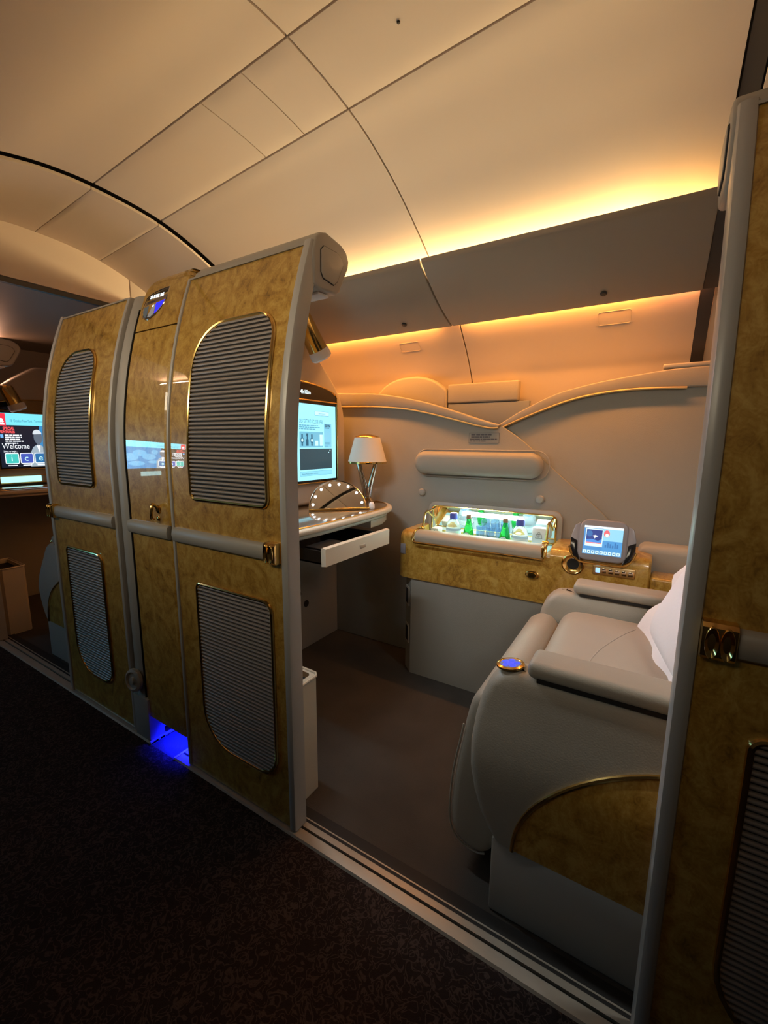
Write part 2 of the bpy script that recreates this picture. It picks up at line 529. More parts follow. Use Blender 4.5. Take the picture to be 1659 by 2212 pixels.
CAPS = [(.922, 1.640), (.935, 1.676), (.955, 1.694), (.980, 1.702), (1.045, 1.694), (1.068, 1.682), (1.080, 1.660), (1.076, 1.640), (1.035, 1.566), (1.020, 1.556), (.945, 1.549), (.925, 1.560)]
def housing(parent, x0, x1, face):
    m = MB(); m.prism(CAPS, 'x', x0, x1, .008, 3)
    h = m.build('light_housing', M['plastic'], parent)
    pl = [(.953, 1.650), (.965, 1.662), (1.020, 1.663), (1.040, 1.655), (1.047, 1.640), (1.020, 1.590), (1.005, 1.577), (.960, 1.582), (.952, 1.595)]
    xf = x1 if face > 0 else x0
    m = MB(); m.prism(pl, 'x', xf - .002, xf + .0035 * face, .0012, 2); m.build('end_plate', M['plastic'], h)
    m = MB(); m.tube([(xf + .0002 * face, y, z) for y, z in pl], .0022, 6, closed=True); m.build('plate_groove', M['dark'], h)
    m = MB(); m.box(x0 + .02, x1 - .012, .955, 1.0, 1.543, 1.551, .003, 2); m.build('lamp_lens', M['white'], h)

def bump_section(x0, x1, d0, d1, r=.006):
    return [(x0, d1), (x0, d0 + r), (x0 + r * .3, d0 + r * .3), (x0 + r, d0), (x1 - r, d0), (x1 - r * .3, d0 + r * .3), (x1, d0 + r), (x1, d1)]

def latch(parent, x0, x1):
    z0, z1 = .825, .883
    m = MB(); m.prism([(.784, z0 + .006), (.784, z1 - .006), (.790, z1), (.811, z1), (.811, z0), (.790, z0)], 'x', x0, x1, .002, 2)
    l = m.build('latch_plate', M['gold'], parent)
    w = (x1 - x0)
    for k in (.29, .71):
        cx = x0 + w * k
        m = MB(); m.lathe([(.001, .0), (.4, -.25), (.75, .25), (1., .62), (1.06, .5), (1.08, 0)], (0, 0, 0), 20, (0, -1, 0), cap=False)
        o = m.bm
        for v in o.verts:
            v.co = Vector((cx + v.co.x * w * .19, .784 + v.co.y * .0075, .854 + v.co.z * .024))
        m.build('finger_cup', M['gold'], l)

def suite_door(x0, x1, lead, label, lx, capsule=True, knob=False):
    """lead: 'r' or 'l' — the edge with the latch"""
    t = thing('suite_door', label, 'door', ((x0 + x1) / 2, .82, 0), 'sliding burl suite doors')
    m = MB(); m.loft(bump_section(x0, x1, 0, .028, .003), ZS, dy)
    m.build('door_panel', M['burl'], t, smooth=14)
    sw = .027
    a, b = (x1 - .012, x1 - .012 + sw) if lead == 'r' else (x0 - .002, x0 - .002 + sw)
    m = MB(); m.loft(bump_section(a, b, -.007, .040, .009), ZS[:-1] + [1.668], dy); s = m.build('edge_strip', M['strip'], t)
    s['label'] = 'grey leading edge strip'
    a, b = (x0 - .008, x0 + .006) if lead == 'r' else (x1 - .004, x1 + .016)
    m = MB(); m.loft(bump_section(a, b, -.006, .034, .006), ZS[:-1] + [1.66], dy); m.build('edge_strip', M['strip'], t)
    m = MB(); m.loft(bump_section(x0, x1, -.004, .032, .004), [1.6555, 1.662], dy); m.build('top_cap', M['plastic'], t)
    la, lb = lx
    louver(t, rrect(la, lb, .975, 1.492, .13, .07, .022, .022), 42, dy, 'upper louvered vent with a gold frame')
    louver(t, rrect(la, lb, .152, .705, .020, .032, .075, .13), 46, dy, 'lower louvered vent')
    # grab rail
    ra, rb = (x0 + .01, x1 - .055) if lead == 'r' else (x0 + .069, x1)
    m = MB(); m.prism([(.811, .875), (.800, .875), (.794, .870), (.791, .852), (.794, .834), (.800, .829), (.811, .829)], 'x', ra, rb, .0015, 2)
    m.build('grab_rail', M['plastic'], t)
    if lead == 'r': latch(t, x1 - .057, x1 - .014)
    else: latch(t, x0 + .023, x0 + .068)
    if capsule:
        housing(t, x0 + .01 if lead == 'r' else x0 - .007, x1 + .02 if lead == 'r' else x1, 1 if lead == 'r' else -1)
    if knob:
        m = MB(); m.lathe([(.022, 0), (.022, .006), (.012, .008), (.010, .02), (.020, .028), (.022, .036), (.016, .044), (.004, .046)], (.196, .818, 1.025), 20, (0, -1, 0))
        m.build('door_knob', M['gold'], t)
    return t

suite_door(-1.306, -.812, 'r', 'burl suite door left of the open doorway, gold latch on its right edge', (-1.200, -.868))
suite_door(.064, .70, 'l', 'burl suite door at the right picture edge, closest to the camera', (.168, .52), knob=True)
suite_door(-2.205, -1.668, 'l', 'burl suite door left of the numbered column, narrow in view', (-2.088, -1.800), capsule=False)
suite_door(-3.62, -3.106, 'r', 'far suite door edge at the left picture border, past the glowing screen', (-3.494, -3.162))

# ------------------------------------------------------------------ numbered column between two suites
def column():
    t = thing('suite_column', 'burl column with a lit suite number shield, blue glow at its foot', 'column', (-1.44, .85, 0))
    x0, x1 = -1.565, -1.318
    cd = lambda z: dy(z) - .002
    m = MB(); m.loft(bump_section(x0, x1, 0, .10, .010), zsub(.11, 1.515), cd); m.build('column_panel', M['burl'], t, smooth=14)
    # header: rounded top left corner
    m = MB(); m.loft(bump_section(x0, x1 + .004, -.001, .11, .010), [1.519, 1.56, 1.60, 1.64], cd)
    for z0, z1, c0, c1 in ((1.64, 1.660, 0, .003), (1.660, 1.678, .003, .011), (1.678, 1.692, .011, .028), (1.692, 1.702, .028, .062), (1.702, 1.7055, .062, .11)):
        s0 = bump_section(x0 + c0, x1 + .004, -.001 + c0 * .12, .11, .010); s1 = bump_section(x0 + c1, x1 + .004 - c1 * .12, -.001 + c1 * .12, .11, .010)
        rings = [[(x, cd(z0) + d, z0) for x, d in s0], [(x, cd(z1) + d, z1) for x, d in s1]]
        n = len(s0)
        m._add(rings[0] + rings[1], [[k, (k + 1) % n, n + (k + 1) % n, n + k] for k in range(n)] + ([list(range(n, 2 * n))] if z1 > 1.70 else []))
    hd = m.build('column_header', M['burl'], t, smooth=14)
    # lit shield sign
    o = Vector((-1.550, cd(1.558) - .0025, 1.553)); tilt = (cd(1.668) - cd(1.558)) / .110
    f = Face2D(o, (1, 0, 0), Vector((0, tilt, 1)).normalized(), step=.0006)
    S = [(.018, .088), (.050, .101), (.095, .108), (.140, .109), (.141, .085), (.136, .060), (.120, .034), (.095, .013), (.070, .003), (.045, .002), (.022, .012), (.008, .028), (.006, .045), (.012, .068)]
    f.mb.prism([(a, b) for a, b in S], 'z', -.0035, 0., 0)
    for v in f.mb.bm.verts: v.co = f.o + f.u * v.co.x + f.v * v.co.y + f.n * v.co.z
    f.mats = [M['black']]
    f.poly([(a * .96 + .003, b * .96 + .002) for a, b in S], M['plastic_dark'], 1)
    f.poly([(.020, .074), (.137, .091), (.136, .104), (.050, .097), (.022, .086)], M['black'], 2)
    f.text('SUITE 2E', .038, .080, .016, E(.85, .95, 1, 2.2), 3, width=.078, bold=.0006)
    f.poly([(.014, .056), (.134, .068), (.136, .084), (.018, .070)], E(.10, .055, .030, .55), 2)
    f.lines(.030, .063, .09, 1, .01, .008, E(.02, .012, .008, .5), 3, 4)
    f.poly([(.086, .018), (.118, .042), (.130, .062), (.132, .064), (.082, .058)], E(.01, .015, 1, 1.4), 2)
    f.poly([(.014, .034), (.014, .052), (.042, .054), (.044, .010), (.028, .012)], E(.10, .12, .12, .5), 2)
    f.poly([(.048, .012), (.066, .056), (.080, .056), (.082, .018), (.066, .009)], E(.30, .28, .26, .6), 2)
    f.ell(.068, .050, .004, .004, E(1, 1, 1, 1.5), 3, 12)
    sg = f.build('suite_sign', hd); sg['label'] = 'shield sign reading SUITE 2E with a blue lit quarter'
    P = [f.p(a, b, 1) for a, b in S]
    m = MB(); m.tube(P, .0022, 8, closed=True); m.build('sign_frame', M['chrome'], hd)
    # jamb on the left and coat hook, rail, foot fitting
    m = MB(); m.loft(bump_section(-1.648, x0 - .002, -.004, .08, .026), zsub(.02, 1.655), lambda z: dy(z) + .002); m.build('jamb', M['plastic'], t)
    m = MB(); m.loft(bump_section(x0 - .004, x0 + .0, -.001, .02, .001), zsub(.11, 1.6), cd); m.build('joint_strip', M['dark'], t)
    m = MB(); m.prism([(.811, .875), (.800, .875), (.794, .870), (.791, .852), (.794, .834), (.800, .829), (.811, .829)], 'x', x0 + .004, x1 - .004, .0015, 2); m.build('grab_rail', M['plastic'], t)
    m = MB(); m.lathe([(.014, 0), (.015, .003), (.010, .006)], (-1.385, .81, .925), 16, (0, -1, 0))
    m.tube(smooth_line([(-1.385, .806, .928), (-1.385, .790, .945), (-1.380, .782, .935), (-1.378, .779, .915), (-1.385, .783, .898), (-1.392, .793, .894)], 5), .005, 8)
    m.lathe([(.009, 0), (.010, .003), (.006, .006)], (-1.388, .81, .893), 14, (0, -1, 0))
    m.build('coat_hook', M['gold'], t)
    m = MB(); m.lathe([(.040, 0), (.045, .006), (.043, .016), (.034, .020), (.030, .014), (.016, .014), (.012, .022), (.004, .023)], (-1.612, .802, .245), 24, (.12, -.98, .1))
    m.build('foot_knob', M['plastic'], t)
    m = MB(); m.box(-1.645, -1.545, .800, .86, .004, .18, .004, 2); m.build('foot_plate', M['plastic'], t)
    m = MB(); m.box(-1.54, -1.318, .93, .95, .001, .115); m.build('recess_back', M['plastic_dark'], t)
    m = MB(); m.box(-1.52, -1.35, .87, .905, .098, .106); m.build('floor_lamp_strip', E(.002, .004, 1, 3.), t)
column()
m = MB(); m.box(-1.545, -1.535, .796, .90, -.001, .010); m.box(-1.39, -1.38, .796, .90, -.001, .010); struct(m.build('trim_5', M['strip']))

# ------------------------------------------------------------------ partition, monitor, desk
def partition(dx, label):
    t = thing('suite_partition', label, 'partition', (-1.585 + dx, 1.4, 0), 'partitions between suites')
    m = MB(); m.box(-1.600 + dx, -1.573 + dx, .93, 1.9995, -.001, 1.34, .004, 2); m.build('partition_panel', M['fabric'], t)
    for (y, z) in ((1.66, .33), (1.72, .26), (1.60, .20)):
        m = MB(); m.lathe([(.020, 0), (.020, .0012), (.015, .0008)], (-1.5725 + dx, y, z), 16, (1, 0, 0)); m.build('socket', M['dark'], t)
    return t
partition(0, 'grey partition carrying the shopping screen, sockets near the floor')
partition(-2.294, 'grey front partition carrying the welcome screen')

def shroud_outline(o=0.):
    """arched outline in (y,z) about the screen centre 1.47"""
    h = .418 - o
    pts = [(1.47 + h, .842), (1.47 + h, 1.25)]
    pts += [(1.47 + h - .012, 1.315), (1.47 + h - .035, 1.375), (1.47 + h - .085, 1.44), (1.47 + h - .15, 1.50), (1.47 + h - .23, 1.565), (1.47 + h - .31, 1.62 - o), (1.47 + .06, 1.65 - o), (1.47, 1.655 - o)]
    return pts + [(2.94 - y, z) for y, z in reversed(pts[:-1])]

def screen_shop(f, W, H):
    bg = E(.30, .78, .95, 1.15); pale = E(.48, .88, 1.0, 1.15); ink = E(.02, .10, .17, 1.); mid = E(.10, .34, .50, 1.)
    f.rect(0, 0, W, H, bg, 1)
    # left column of menu lines
    for i in range(6): f.rrect(.03, H - .10 - i * .045, .31, H - .07 - i * .045, .004, mid, 2); f.rrect(.032, H - .098 - i * .045, .308, H - .072 - i * .045, .003, pale, 3)
    f.rrect(.470, H - .052, .580, H - .030, .004, mid, 2); f.rrect(.4715, H - .050, .5785, H - .0315, .003, pale, 3)
    f.text('information', .500, H - .045, .011, ink, 4)
    f.text('GREAT GIFTS AND EXCLUSIVE OFFERS', .362, H - .090, .026, ink, 2, width=.170)
    f.lines(.362, H - .103, .170, 3, .0085, .0045, mid, 2, 3)
    f.rrect(.362, H - .204, .532, H - .130, .002, E(.15, .46, .62, 1.), 2)
    for i, x in enumerate((.366, .400, .434, .468, .502)):
        c = (ink, ink, ink, pale, pale)[i]
        if i in (0, 2):
            f.ell(x + .014, H - .170, .011, .013, c, 3); f.rect(x + .009, H - .196, x + .019, H - .142, c, 3); f.ell(x + .014, H - .170, .007, .008, pale, 4)
        elif i == 1:
            f.rect(x + .006, H - .196, x + .024, H - .165, c, 3); f.rect(x + .011, H - .166, x + .019, H - .150, c, 3); f.rect(x + .008, H - .150, x + .022, H - .138, c, 3)
        else:
            f.rect(x + .004, H - .196, x + .026, H - .172 + (i - 3) * .03, c, 3)
    f.rrect(.540, H - .206, .598, H - .088, .002, E(.20, .56, .74, 1.), 2)
    f.lines(.544, H - .097, .048, 3, .007, .0045, ink, 3, 5); f.lines(.546, H - .182, .045, 4, .006, .003, mid, 3, 6)
    f.rect(.362, .052, .600, .152, E(.035, .075, .095, .8), 2)
    f.ell(.585, .142, .004, .004, pale, 3, 10); f.ell(.575, .132, .003, .003, pale, 3, 10)
    f.rrect(.362, .022, .600, .044, .003, mid, 2); f.rrect(.363, .0235, .599, .0425, .002, E(.25, .66, .84, 1.), 3); f.text('Select Welcome to continue', .374, .029, .010, ink, 4)

def screen_welcome(f, W, H, s=1.):
    bar = E(.18, .70, .86, s); night = E(.004, .010, .022, s); white = E(.9, .95, 1, s); blue = E(.03, .22, .48, s)
    f.rect(0, 0, W, H, night, 1)
    f.rect(0, H - .080, W, H, bar, 2)
    # red tile with a white flourish
    f.rect(.004, H - .084, .050, H - .004, E(.80, .03, .06, s), 3)
    for a, b, r in ((.027, -.046, .010), (.021, -.056, .007), (.033, -.056, .007)):
        f.ell(a, H + b, r, r * 1.1, white, 4, 12)
    f.rect(.012, H - .078, .042, H - .068, white, 4)
    f.text('18  October New York - Terminal 4', .072, H - .058, .026, E(.02, .20, .30, s), 3, width=.19)
    # blue clouds behind the figure
    f.poly([(.185, .0), (W, 0), (W, H - .080), (.235, H - .080)], blue, 2)
    for a, b, ra, rb in ((.29, .22, .03, .035), (.34, .15, .06, .045), (.42, .20, .06, .045), (.50, .14, .07, .05), (.58, .22, .05, .04), (.30, .08, .05, .02), (.45, .06, .07, .03)):
        f.ell(a, b, ra, rb, E(.10, .38, .64, s), 3)
    # plain half figure in a pale jacket, no likeness
    g1 = E(.30, .38, .44, s); g2 = E(.60, .66, .70, s); g3 = E(.10, .13, .17, s)
    f.poly([(.165, .09), (.185, .135), (.205, .150), (.228, .150), (.248, .135), (.275, .09), (.28, .0), (.16, .0)], g1, 4)
    f.poly([(.206, .150), (.228, .150), (.222, .09)], white, 5)
    f.rect(.207, .145, .228, .17, g3, 5)
    f.poly(arc(.219, .202, .025, .046, 0, 360, 22)[:-1], g3, 6)
    f.poly(arc(.216, .226, .026, .030, 0, 185, 12), g2, 7)
    # headline block
    red = E(.85, .09, .10, s)
    f.text('SPECIAL', .030, H - .110, .026, red, 4, width=.062, bold=.001); f.text('FEATURES', .010, H - .132, .022, red, 4, width=.082, bold=.001)
    f.rect(.012, H - .164, .028, H - .142, E(.15, .42, .80, s), 4)
    f.lines(.036, H - .150, .105, 5, .0135, .0075, white, 4, 9)
    f.text('Welcome', .014, .126, .050, white, 8, width=.150)
    f.text('Select to begin...', .018, .102, .017, white, 8, width=.075)
    for i, (ch, col) in enumerate((('i', (.05, .50, .45)), ('c', (.05, .09, .42)), ('e', (.02, .14, .34)))):
        a = .022 + i * .082
        f.rrect(a, .022, a + .076, .096, .010, white, 8); f.rrect(a + .004, .027, a + .072, .091, .007, E(*col, s), 9)
        f.text(ch, a + (.030 if ch == 'i' else .022), .042, .058, E(.55, .95, .92, s), 10)
        f.rect(a + .012, .009, a + .062, .015, white, 8)

def monitor(dx, label, draw, dyy=0., slot=False):
    t = thing('suite_monitor', label, 'screen', (-1.48 + dx, 1.47 + dyy, .84), 'seat screens')
    Y = lambda y: y + dyy
    m = MB(); m.prism([(Y(y), z) for y, z in shroud_outline()], 'x', -1.572 + dx, -1.415 + dx, .022, 4); m.build('shroud', M['plastic'], t)
    # gloss black face with an arched top, gold edge
    face = [(1.142, .952), (1.798, .952), (1.798, 1.372)] + [(1.47 + .328 * math.cos(R_(a)), 1.372 + .055 * math.sin(R_(a))) for a in range(10, 180, 10)] + [(1.142, 1.372)]
    m = MB(); m.prism([(Y(y), z) for y, z in face], 'x', -1.425 + dx, -1.406 + dx); fb = m.build('face_panel', M['black'], t)
    m = MB(); m.tube([(-1.406 + dx, Y(y), z) for y, z in face], .0042, 8, closed=True); m.build('gold_edge', M['gold'], fb)
    m = MB(); m.tube([(-1.404 + dx, Y(1.146), 1.345), (-1.404 + dx, Y(1.794), 1.345)], .004, 8); m.build('gold_bar', M['gold'], fb)
    W, H = .632, .362
    f = Face2D((-1.4055 + dx, Y(1.154), .966), (0, 1, 0), (0, 0, 1)); draw(f, W, H); f.build('display', t)
    f = Face2D((-1.4055 + dx, Y(1.45), 1.372), (0, 1, 0), (0, 0, 1)); f.text('12:44 | 4h10m', .0, .0, .026, E(.75, .95, 1, 2.), 2); f.build('clock_readout', fb)
    if slot:
        m = MB(); m.box(-1.418 + dx, -1.408 + dx, Y(1.14), Y(1.37), .862, .902, .004, 2); m.build('lit_slot', E(.42, .80, .82, 1.1), t)
        m = MB(); m.tube([(-1.406 + dx, Y(y), z) for y, z in rrect(1.135, 1.80, .857, .907, .006, .006, .006, .006, 3)], .003, 6, closed=True); m.build('slot_frame', M['gold'], t)
    return t
monitor(0, 'wide seat screen showing the blue gift shop page, behind the vanity mirror', screen_shop)
monitor(-2.294, 'seat screen with the Welcome page at the left picture border', screen_welcome, -.045, True)

def reading_lamp(a, b, label):
    t = thing('reading_lamp', label, 'lamp', b)
    a = Vector(a); b = Vector(b); d = (b - a)
    m = MB(); m.lathe([(.034, 0), (.040, .01), (.043, d.length * .8), (.0445, d.length)], a, 20, d); m.build('gold_tube', M['gold'], t)
    m = MB(); m.lathe([(.045, 0), (.048, .008), (.048, .036), (.040, .044), (.03, .042)], b, 20, d); m.build('white_collar', M['white'], t)
    m = MB(); m.tube([a + Vector((-.074, 0, .0)), a + Vector((.0, 0, .0))], .014, 10); m.build('stem', M['gold'], t)
    return t
reading_lamp((-1.350, 1.485, 1.690), (-1.330, 1.570, 1.560), 'gold reading lamp above the blue shopping screen')
reading_lamp((-3.635, 1.160, 1.490), (-3.625, 1.200, 1.385), 'gold reading lamp above the Welcome screen at the left border')

def desk(dx, label, openit):
    t = thing('desk_shelf', label, 'desk', (-1.3 + dx, 1.4, .75), 'desk shelves under the screens')
    out = [(-1.572, .955), (-1.06, .955)] + [tuple(p) for p in smooth_line([(-1.045, 1.0), (-1.030, 1.20), (-1.030, 1.42), (-1.040, 1.62), (-1.058, 1.76), (-1.10, 1.85), (-1.165, 1.915), (-1.26, 1.955), (-1.40, 1.975)], 5)] + [(-1.572, 1.975)]
    o2 = [(x + dx, y) for x, y in out]
    cx, cy = -1.3 + dx, 1.45
    ins = lambda k: [(cx + (x - cx) * (1 - k * 1.7), cy + (y - cy) * (1 - k)) for x, y in o2]
    m = MB(); m.prism(o2, 'z', .815, .838, .009, 4); m.build('desk_rim', M['cream'], t)
    m = MB(); m.prism(ins(.055), 'z', .836, .8415, .001, 2); m.build('desk_top', M['tabletop'], t)
    ed = ins(.055)
    m = MB(); m.tube([(x, y, .8405) for x, y in ed[1:-1]], .0028, 6); m.build('gold_inlay', M['gold'], t)
    m = MB(); m.prism(ins(.045), 'z', .797, .8155, .006, 3); m.mat(0)
    ap = [(-1.40, 1.62), (-1.075, 1.62), (-1.085, 1.74), (-1.12, 1.83), (-1.18, 1.89), (-1.27, 1.93), (-1.40, 1.95)]
    m.prism([(x + dx, y) for x, y in ap], 'z', .757, .800, .010, 3); m.build('desk_body', M['cream'], t)
    if openit:
        Yd0, Yd1 = 1.115, 1.555
        m = MB(); sec = [(-.945, .722), (-.925, .724), (-.936, .782), (-.950, .786), (-.957, .782)]
        t0 = bmesh.new()
        v0 = [t0.verts.new((x, Yd0 + (.012 if z > .75 else 0.), z)) for x, z in sec]; v1 = [t0.verts.new((x, Yd1 - (0 if z > .75 else .02), z)) for x, z in sec]
        n = len(sec); t0.faces.new(v0); t0.faces.new(v1[::-1])
        for i in range(n): t0.faces.new([v0[i], v1[i], v1[(i + 1) % n], v0[(i + 1) % n]])
        m.merge(t0); fr = m.build('drawer_front', M['cream'], t)
        m = MB(); m.box(-.9335, -.9285, 1.325, 1.365, .742, .758, .002, 2, Matrix.Translation((.0, 0, 0))); m.build('drawer_emblem', M['plastic'], fr)
        m = MB(); m.box(-1.30, -.945, 1.135, 1.535, .722, .728); m.box(-1.30, -.945, 1.135, 1.143, .722, .770); m.box(-1.30, -.945, 1.527, 1.535, .722, .770); m.build('drawer_tray', M['black'], t)
    return t
desk(0, 'cream rimmed desk shelf with its drawer pulled open, below the shopping screen', True)
desk(-2.294, 'cream rimmed desk shelf below the Welcome screen', False)
m = MB(); m.box(-1.12, -.975, 1.22, 1.38, .7285, .748, .003, 2); m.mat(1); m.box(-1.118, -.985, 1.225, 1.375, .748, .7505, .001, 1)
nb = tag(m.build('notebook', [M['black'], M['notebook']]), 'dark stationery folder lying in the open drawer', 'notebook')
m = MB(); m.tube([(-1.0, 1.465, .7325), (-.985, 1.515, .7325)], .004, 8); m.tube([(-1.03, 1.40, .733), (-1.0, 1.465, .733)], .0045, 8)
tag(m.build('ballpoint_pen', M['chrome']), 'silver pen beside the folder in the open drawer', 'pen')

# vanity mirror popped up from the desk
def vanity():
    a = Vector((-1.285, 1.445, 0)); b = Vector((-1.115, 1.635, 0)); u = (b - a).normalized(); L = (b - a).length
    n = Vector((u.y, -u.x, 0)); up = (Vector((0, 0, 1)) - n * .42).normalized(); nn = u.cross(up)
    c = (a + b) / 2 + Vector((0, 0, .848))
    t = thing('vanity_mirror', 'half round vanity mirror ringed with small lights, standing up on the desk', 'mirror', c)
    mtx = Matrix(((u.x, up.x, nn.x, c.x), (u.y, up.y, nn.y, c.y), (u.z, up.z, nn.z, c.z), (0, 0, 0, 1)))
    rx, rz = L / 2 + .006, .137
    m = MB(); m.prism(arc(0, 0, rx, rz, 0, 180, 26), 'z', -.013, 0, .004, 3, mtx); m.build('mirror_back', M['plastic'], t)
    m = MB(); m.prism(arc(0, .004, rx - .006, rz - .009, 0, 180, 26), 'z', 0.0002, .0012, 0, 2, mtx); m.build('mirror_glass', M['mirror'], t)
    m = MB(); m.tube([mtx @ Vector((x, z, .001)) for x, z in arc(0, .003, rx - .003, rz - .005, 0, 180, 26)], .0035, 8); m.build('mirror_rim', M['chrome'], t)
    for ang in (12, 38, 62, 84, 105, 128, 150, 170):
        p = mtx @ Vector(((rx - .018) * math.cos(R_(ang)), .004 + (rz - .022) * math.sin(R_(ang)), .0012))
        m = MB(); m.lathe([(.0058, 0), (.0058, .002), (.004, .0035), (.001, .004)], p, 14, nn); m.build('mirror_bulb', E(.88, .95, 1, 9.), t)
    m = MB(); m.tube([mtx @ Vector((-rx, -.001, .004)), mtx @ Vector((rx + .012, -.001, .004))], .0055, 10); m.build('hinge_bar', M['gold'], t)
vanity()
tag(MB().lathe([(.012, 0), (.014, .006), (.013, .022), (.009, .030), (.005, .032)], (-1.10, 1.665, .8425), 18).build('small_jar', M['white']),
    'little white jar at the right end of the vanity mirror', 'jar')

# table lamp on the desk's far corner
def table_lamp():
    c = (-1.262, 1.868, .8415)
    t = thing('table_lamp', 'table lamp with pale cone shade and forked nickel stem', 'lamp', c)
    m = MB(); m.lathe([(.042, 0), (.043, .006), (.034, .014), (.022, .022), (.014, .034)], c, 28); m.build('lamp_base', M['chrome'], t)
    m = MB(); m.lathe([(.017, .03), (.018, .05), (.020, .075), (.012, .085)], c, 20)
    for s in (-1, 1):
        ex = Vector((.85, .52, 0)) * s
        m.tube(smooth_line([Vector(c) + ex * .006 + Vector((0, 0, .03)), Vector(c) + ex * .016 + Vector((0, 0, .09)), Vector(c) + ex * .034 + Vector((0, 0, .16)), Vector(c) + ex * .050 + Vector((0, 0, .222))], 5), [.018 - .0004 * i for i in range(16)], 14)
    m.build('lamp_stem', M['chrome'], t)
    m = MB(); m.lathe([(.098, .205), (.100, .209), (.066, .332), (.060, .334), (.090, .212)], c, 40, cap=False); m.build('lamp_shade', M['offwhite'], t)
    m = MB(); m.lathe([(.0985, .200), (.1005, .202), (.1005, .210), (.098, .212)], c, 40, cap=False); m.build('shade_ring', M['gold'], t)
    m = MB(); m.lathe([(.064, .333), (.060, .338), (.040, .346), (.015, .350), (.001, .351)], c, 30); m.build('shade_cap', M['gold'], t)
table_lamp()

# tall storage boxes by the doors
def storage_box(dx, label):
    x0, x1, y0, y1, h = -1.14 + dx, -.862 + dx, .868, .992, .405
    t = thing('waste_bin', label, 'bin', ((x0 + x1) / 2, (y0 + y1) / 2, 0), 'tall open bins inside the suite doors')
    m = MB()
    outer = [(x0, y0), (x1 - .015, y0), (x1, y0 + .015), (x1, y1 - .012), (x1 - .012, y1), (x0, y1 + .01)]
    cx, cy = (x0 + x1) / 2, (y0 + y1) / 2
    inner = [(cx + (x - cx) * .86, cy + (y - cy) * .80) for x, y in outer]
    n = len(outer)
    vs = [(x, y, 0) for x, y in outer] + [(x, y, h) for x, y in outer] + [(x, y, h) for x, y in inner] + [(x, y, .05) for x, y in inner]
    fs = [list(range(n))[::-1]]
    for l in range(3):
        fs += [[l * n + i, l * n + (i + 1) % n, (l + 1) * n + (i + 1) % n, (l + 1) * n + i] for i in range(n)]
    fs.append([3 * n + i for i in range(n)])
    m._add(vs, fs); m.build('bin_body', M['cream'], t, smooth=30)
    m = MB(); m.prism([(cx + (x - cx) * .84, cy + (y - cy) * .78) for x, y in outer], 'z', .06, .385); m.build('bin_shade_fill', M['dark'], t)  # solid dark block stands in for shade inside the bin
    m = MB(); m.tube([(x, y, h) for x, y in outer], .005, 8, closed=True); m.build('bin_lip', M['cream'], t)
storage_box(0, 'tall open waste bin beside the doorway, right of the louvered door')
storage_box(-2.294, 'tall open waste bin in the far suite, below the Welcome screen')

# ------------------------------------------------------------------ padded wing walls
YW = 2.0
LTOP = [(-1.56, 1.424), (-1.455, 1.417), (-1.30, 1.408), (-1.186, 1.392), (-1.08, 1.371), (-.98, 1.347), (-.845, 1.306), (-.73, 1.268), (-.655, 1.245), (-.612, 1.234)]
LBOT = [(-1.56, 1.352), (-1.455, 1.347), (-1.30, 1.341), (-1.129, 1.326), (-1.0, 1.303), (-.844, 1.265), (-.74, 1.238), (-.690, 1.227), (-.655, 1.221), (-.620, 1.222)]
RARC = [(-.604, 1.228), (-.50, 1.155), (-.399, 1.066), (-.33, 1.005), (-.259, .946), (-.20, .895), (-.144, .842), (-.105, .79), (-.085, .72)]
def wing_left():
    t = thing('wing_wall', 'left padded wing wall with grey bolster, sweeping down behind the minibar', 'wall panel', (-1.1, YW, 0), 'padded wing walls')
    top = smooth_line(LTOP, 5); bot = smooth_line(LBOT, 5); ra = smooth_line(RARC, 5)
    poly = [(-1.60, .0)] + [(-1.60, 1.354)] + bot + ra + [(-.08, 0)]
    m = MB(); m.prism(poly[::-1], 'y', YW, YW + .022, .004, 2); m.build('wing_panel', M['fabric'], t)
    m = MB(); m.prism(bot + [tuple(p) for p in reversed(top)], 'y', YW - .012, YW + .035, .007, 3); m.build('wing_lip', M['leather'], t)
    m = MB(); m.tube([(x, YW - .009, z - .002) for x, z in bot], .0048, 8); m.build('gold_piping', M['brass'], t)
    # bolster
    m = MB(); m.prism(rrect(-1.035, -.405, .995, 1.108, .055, .055, .055, .055, 8), 'y', YW - .058, YW + .004, .030, 5); m.build('bolster', M['leather'], t)
    m = MB(); m.tube([(x, YW - .001, z) for x, z in rrect(-1.042, -.385, .985, 1.117, .06, .06, .06, .06, 8)], .003, 6, closed=True); m.build('bolster_seam', M['plastic'], t)
    for x, z in ((-1.005, .897), (-.415, .903)):
        m = MB(); m.lathe([(.018, 0), (.019, .008), (.014, .014), (.004, .016)], (x, YW, z), 18, (0, -1, 0)); m.build('wall_stud', M['plastic'], t)
    # safety placard
    f = Face2D((-.762, YW - .0012, 1.150), (1, 0, 0), (0, 0, 1), step=.0004)
    f.rrect(0, 0, .148, .048, .003, M['placard_ink'], 0); f.rrect(.0012, .0012, .1468, .0468, .002, M['fabric'], 1)
    f.lines(.012, .036, .125, 2, .010, .0055, M['placard_ink'], 2, 21); f.lines(.006, .016, .136, 2, .009, .0050, M['placard_ink'], 2, 23)
    f.build('safety_placard', t)
wing_left()
RTOP = [(-.640, 1.225), (-.565, 1.272), (-.50, 1.308), (-.38, 1.362), (-.25, 1.394), (-.14, 1.412), (-.002, 1.429), (.098, 1.434), (.40, 1.436), (.9, 1.43)]
RBOT = [(-.610, 1.222), (-.53, 1.258), (-.415, 1.303), (-.33, 1.332), (-.253, 1.350), (-.15, 1.363), (-.042, 1.367), (.084, 1.363), (.40, 1.352), (.9, 1.33)]
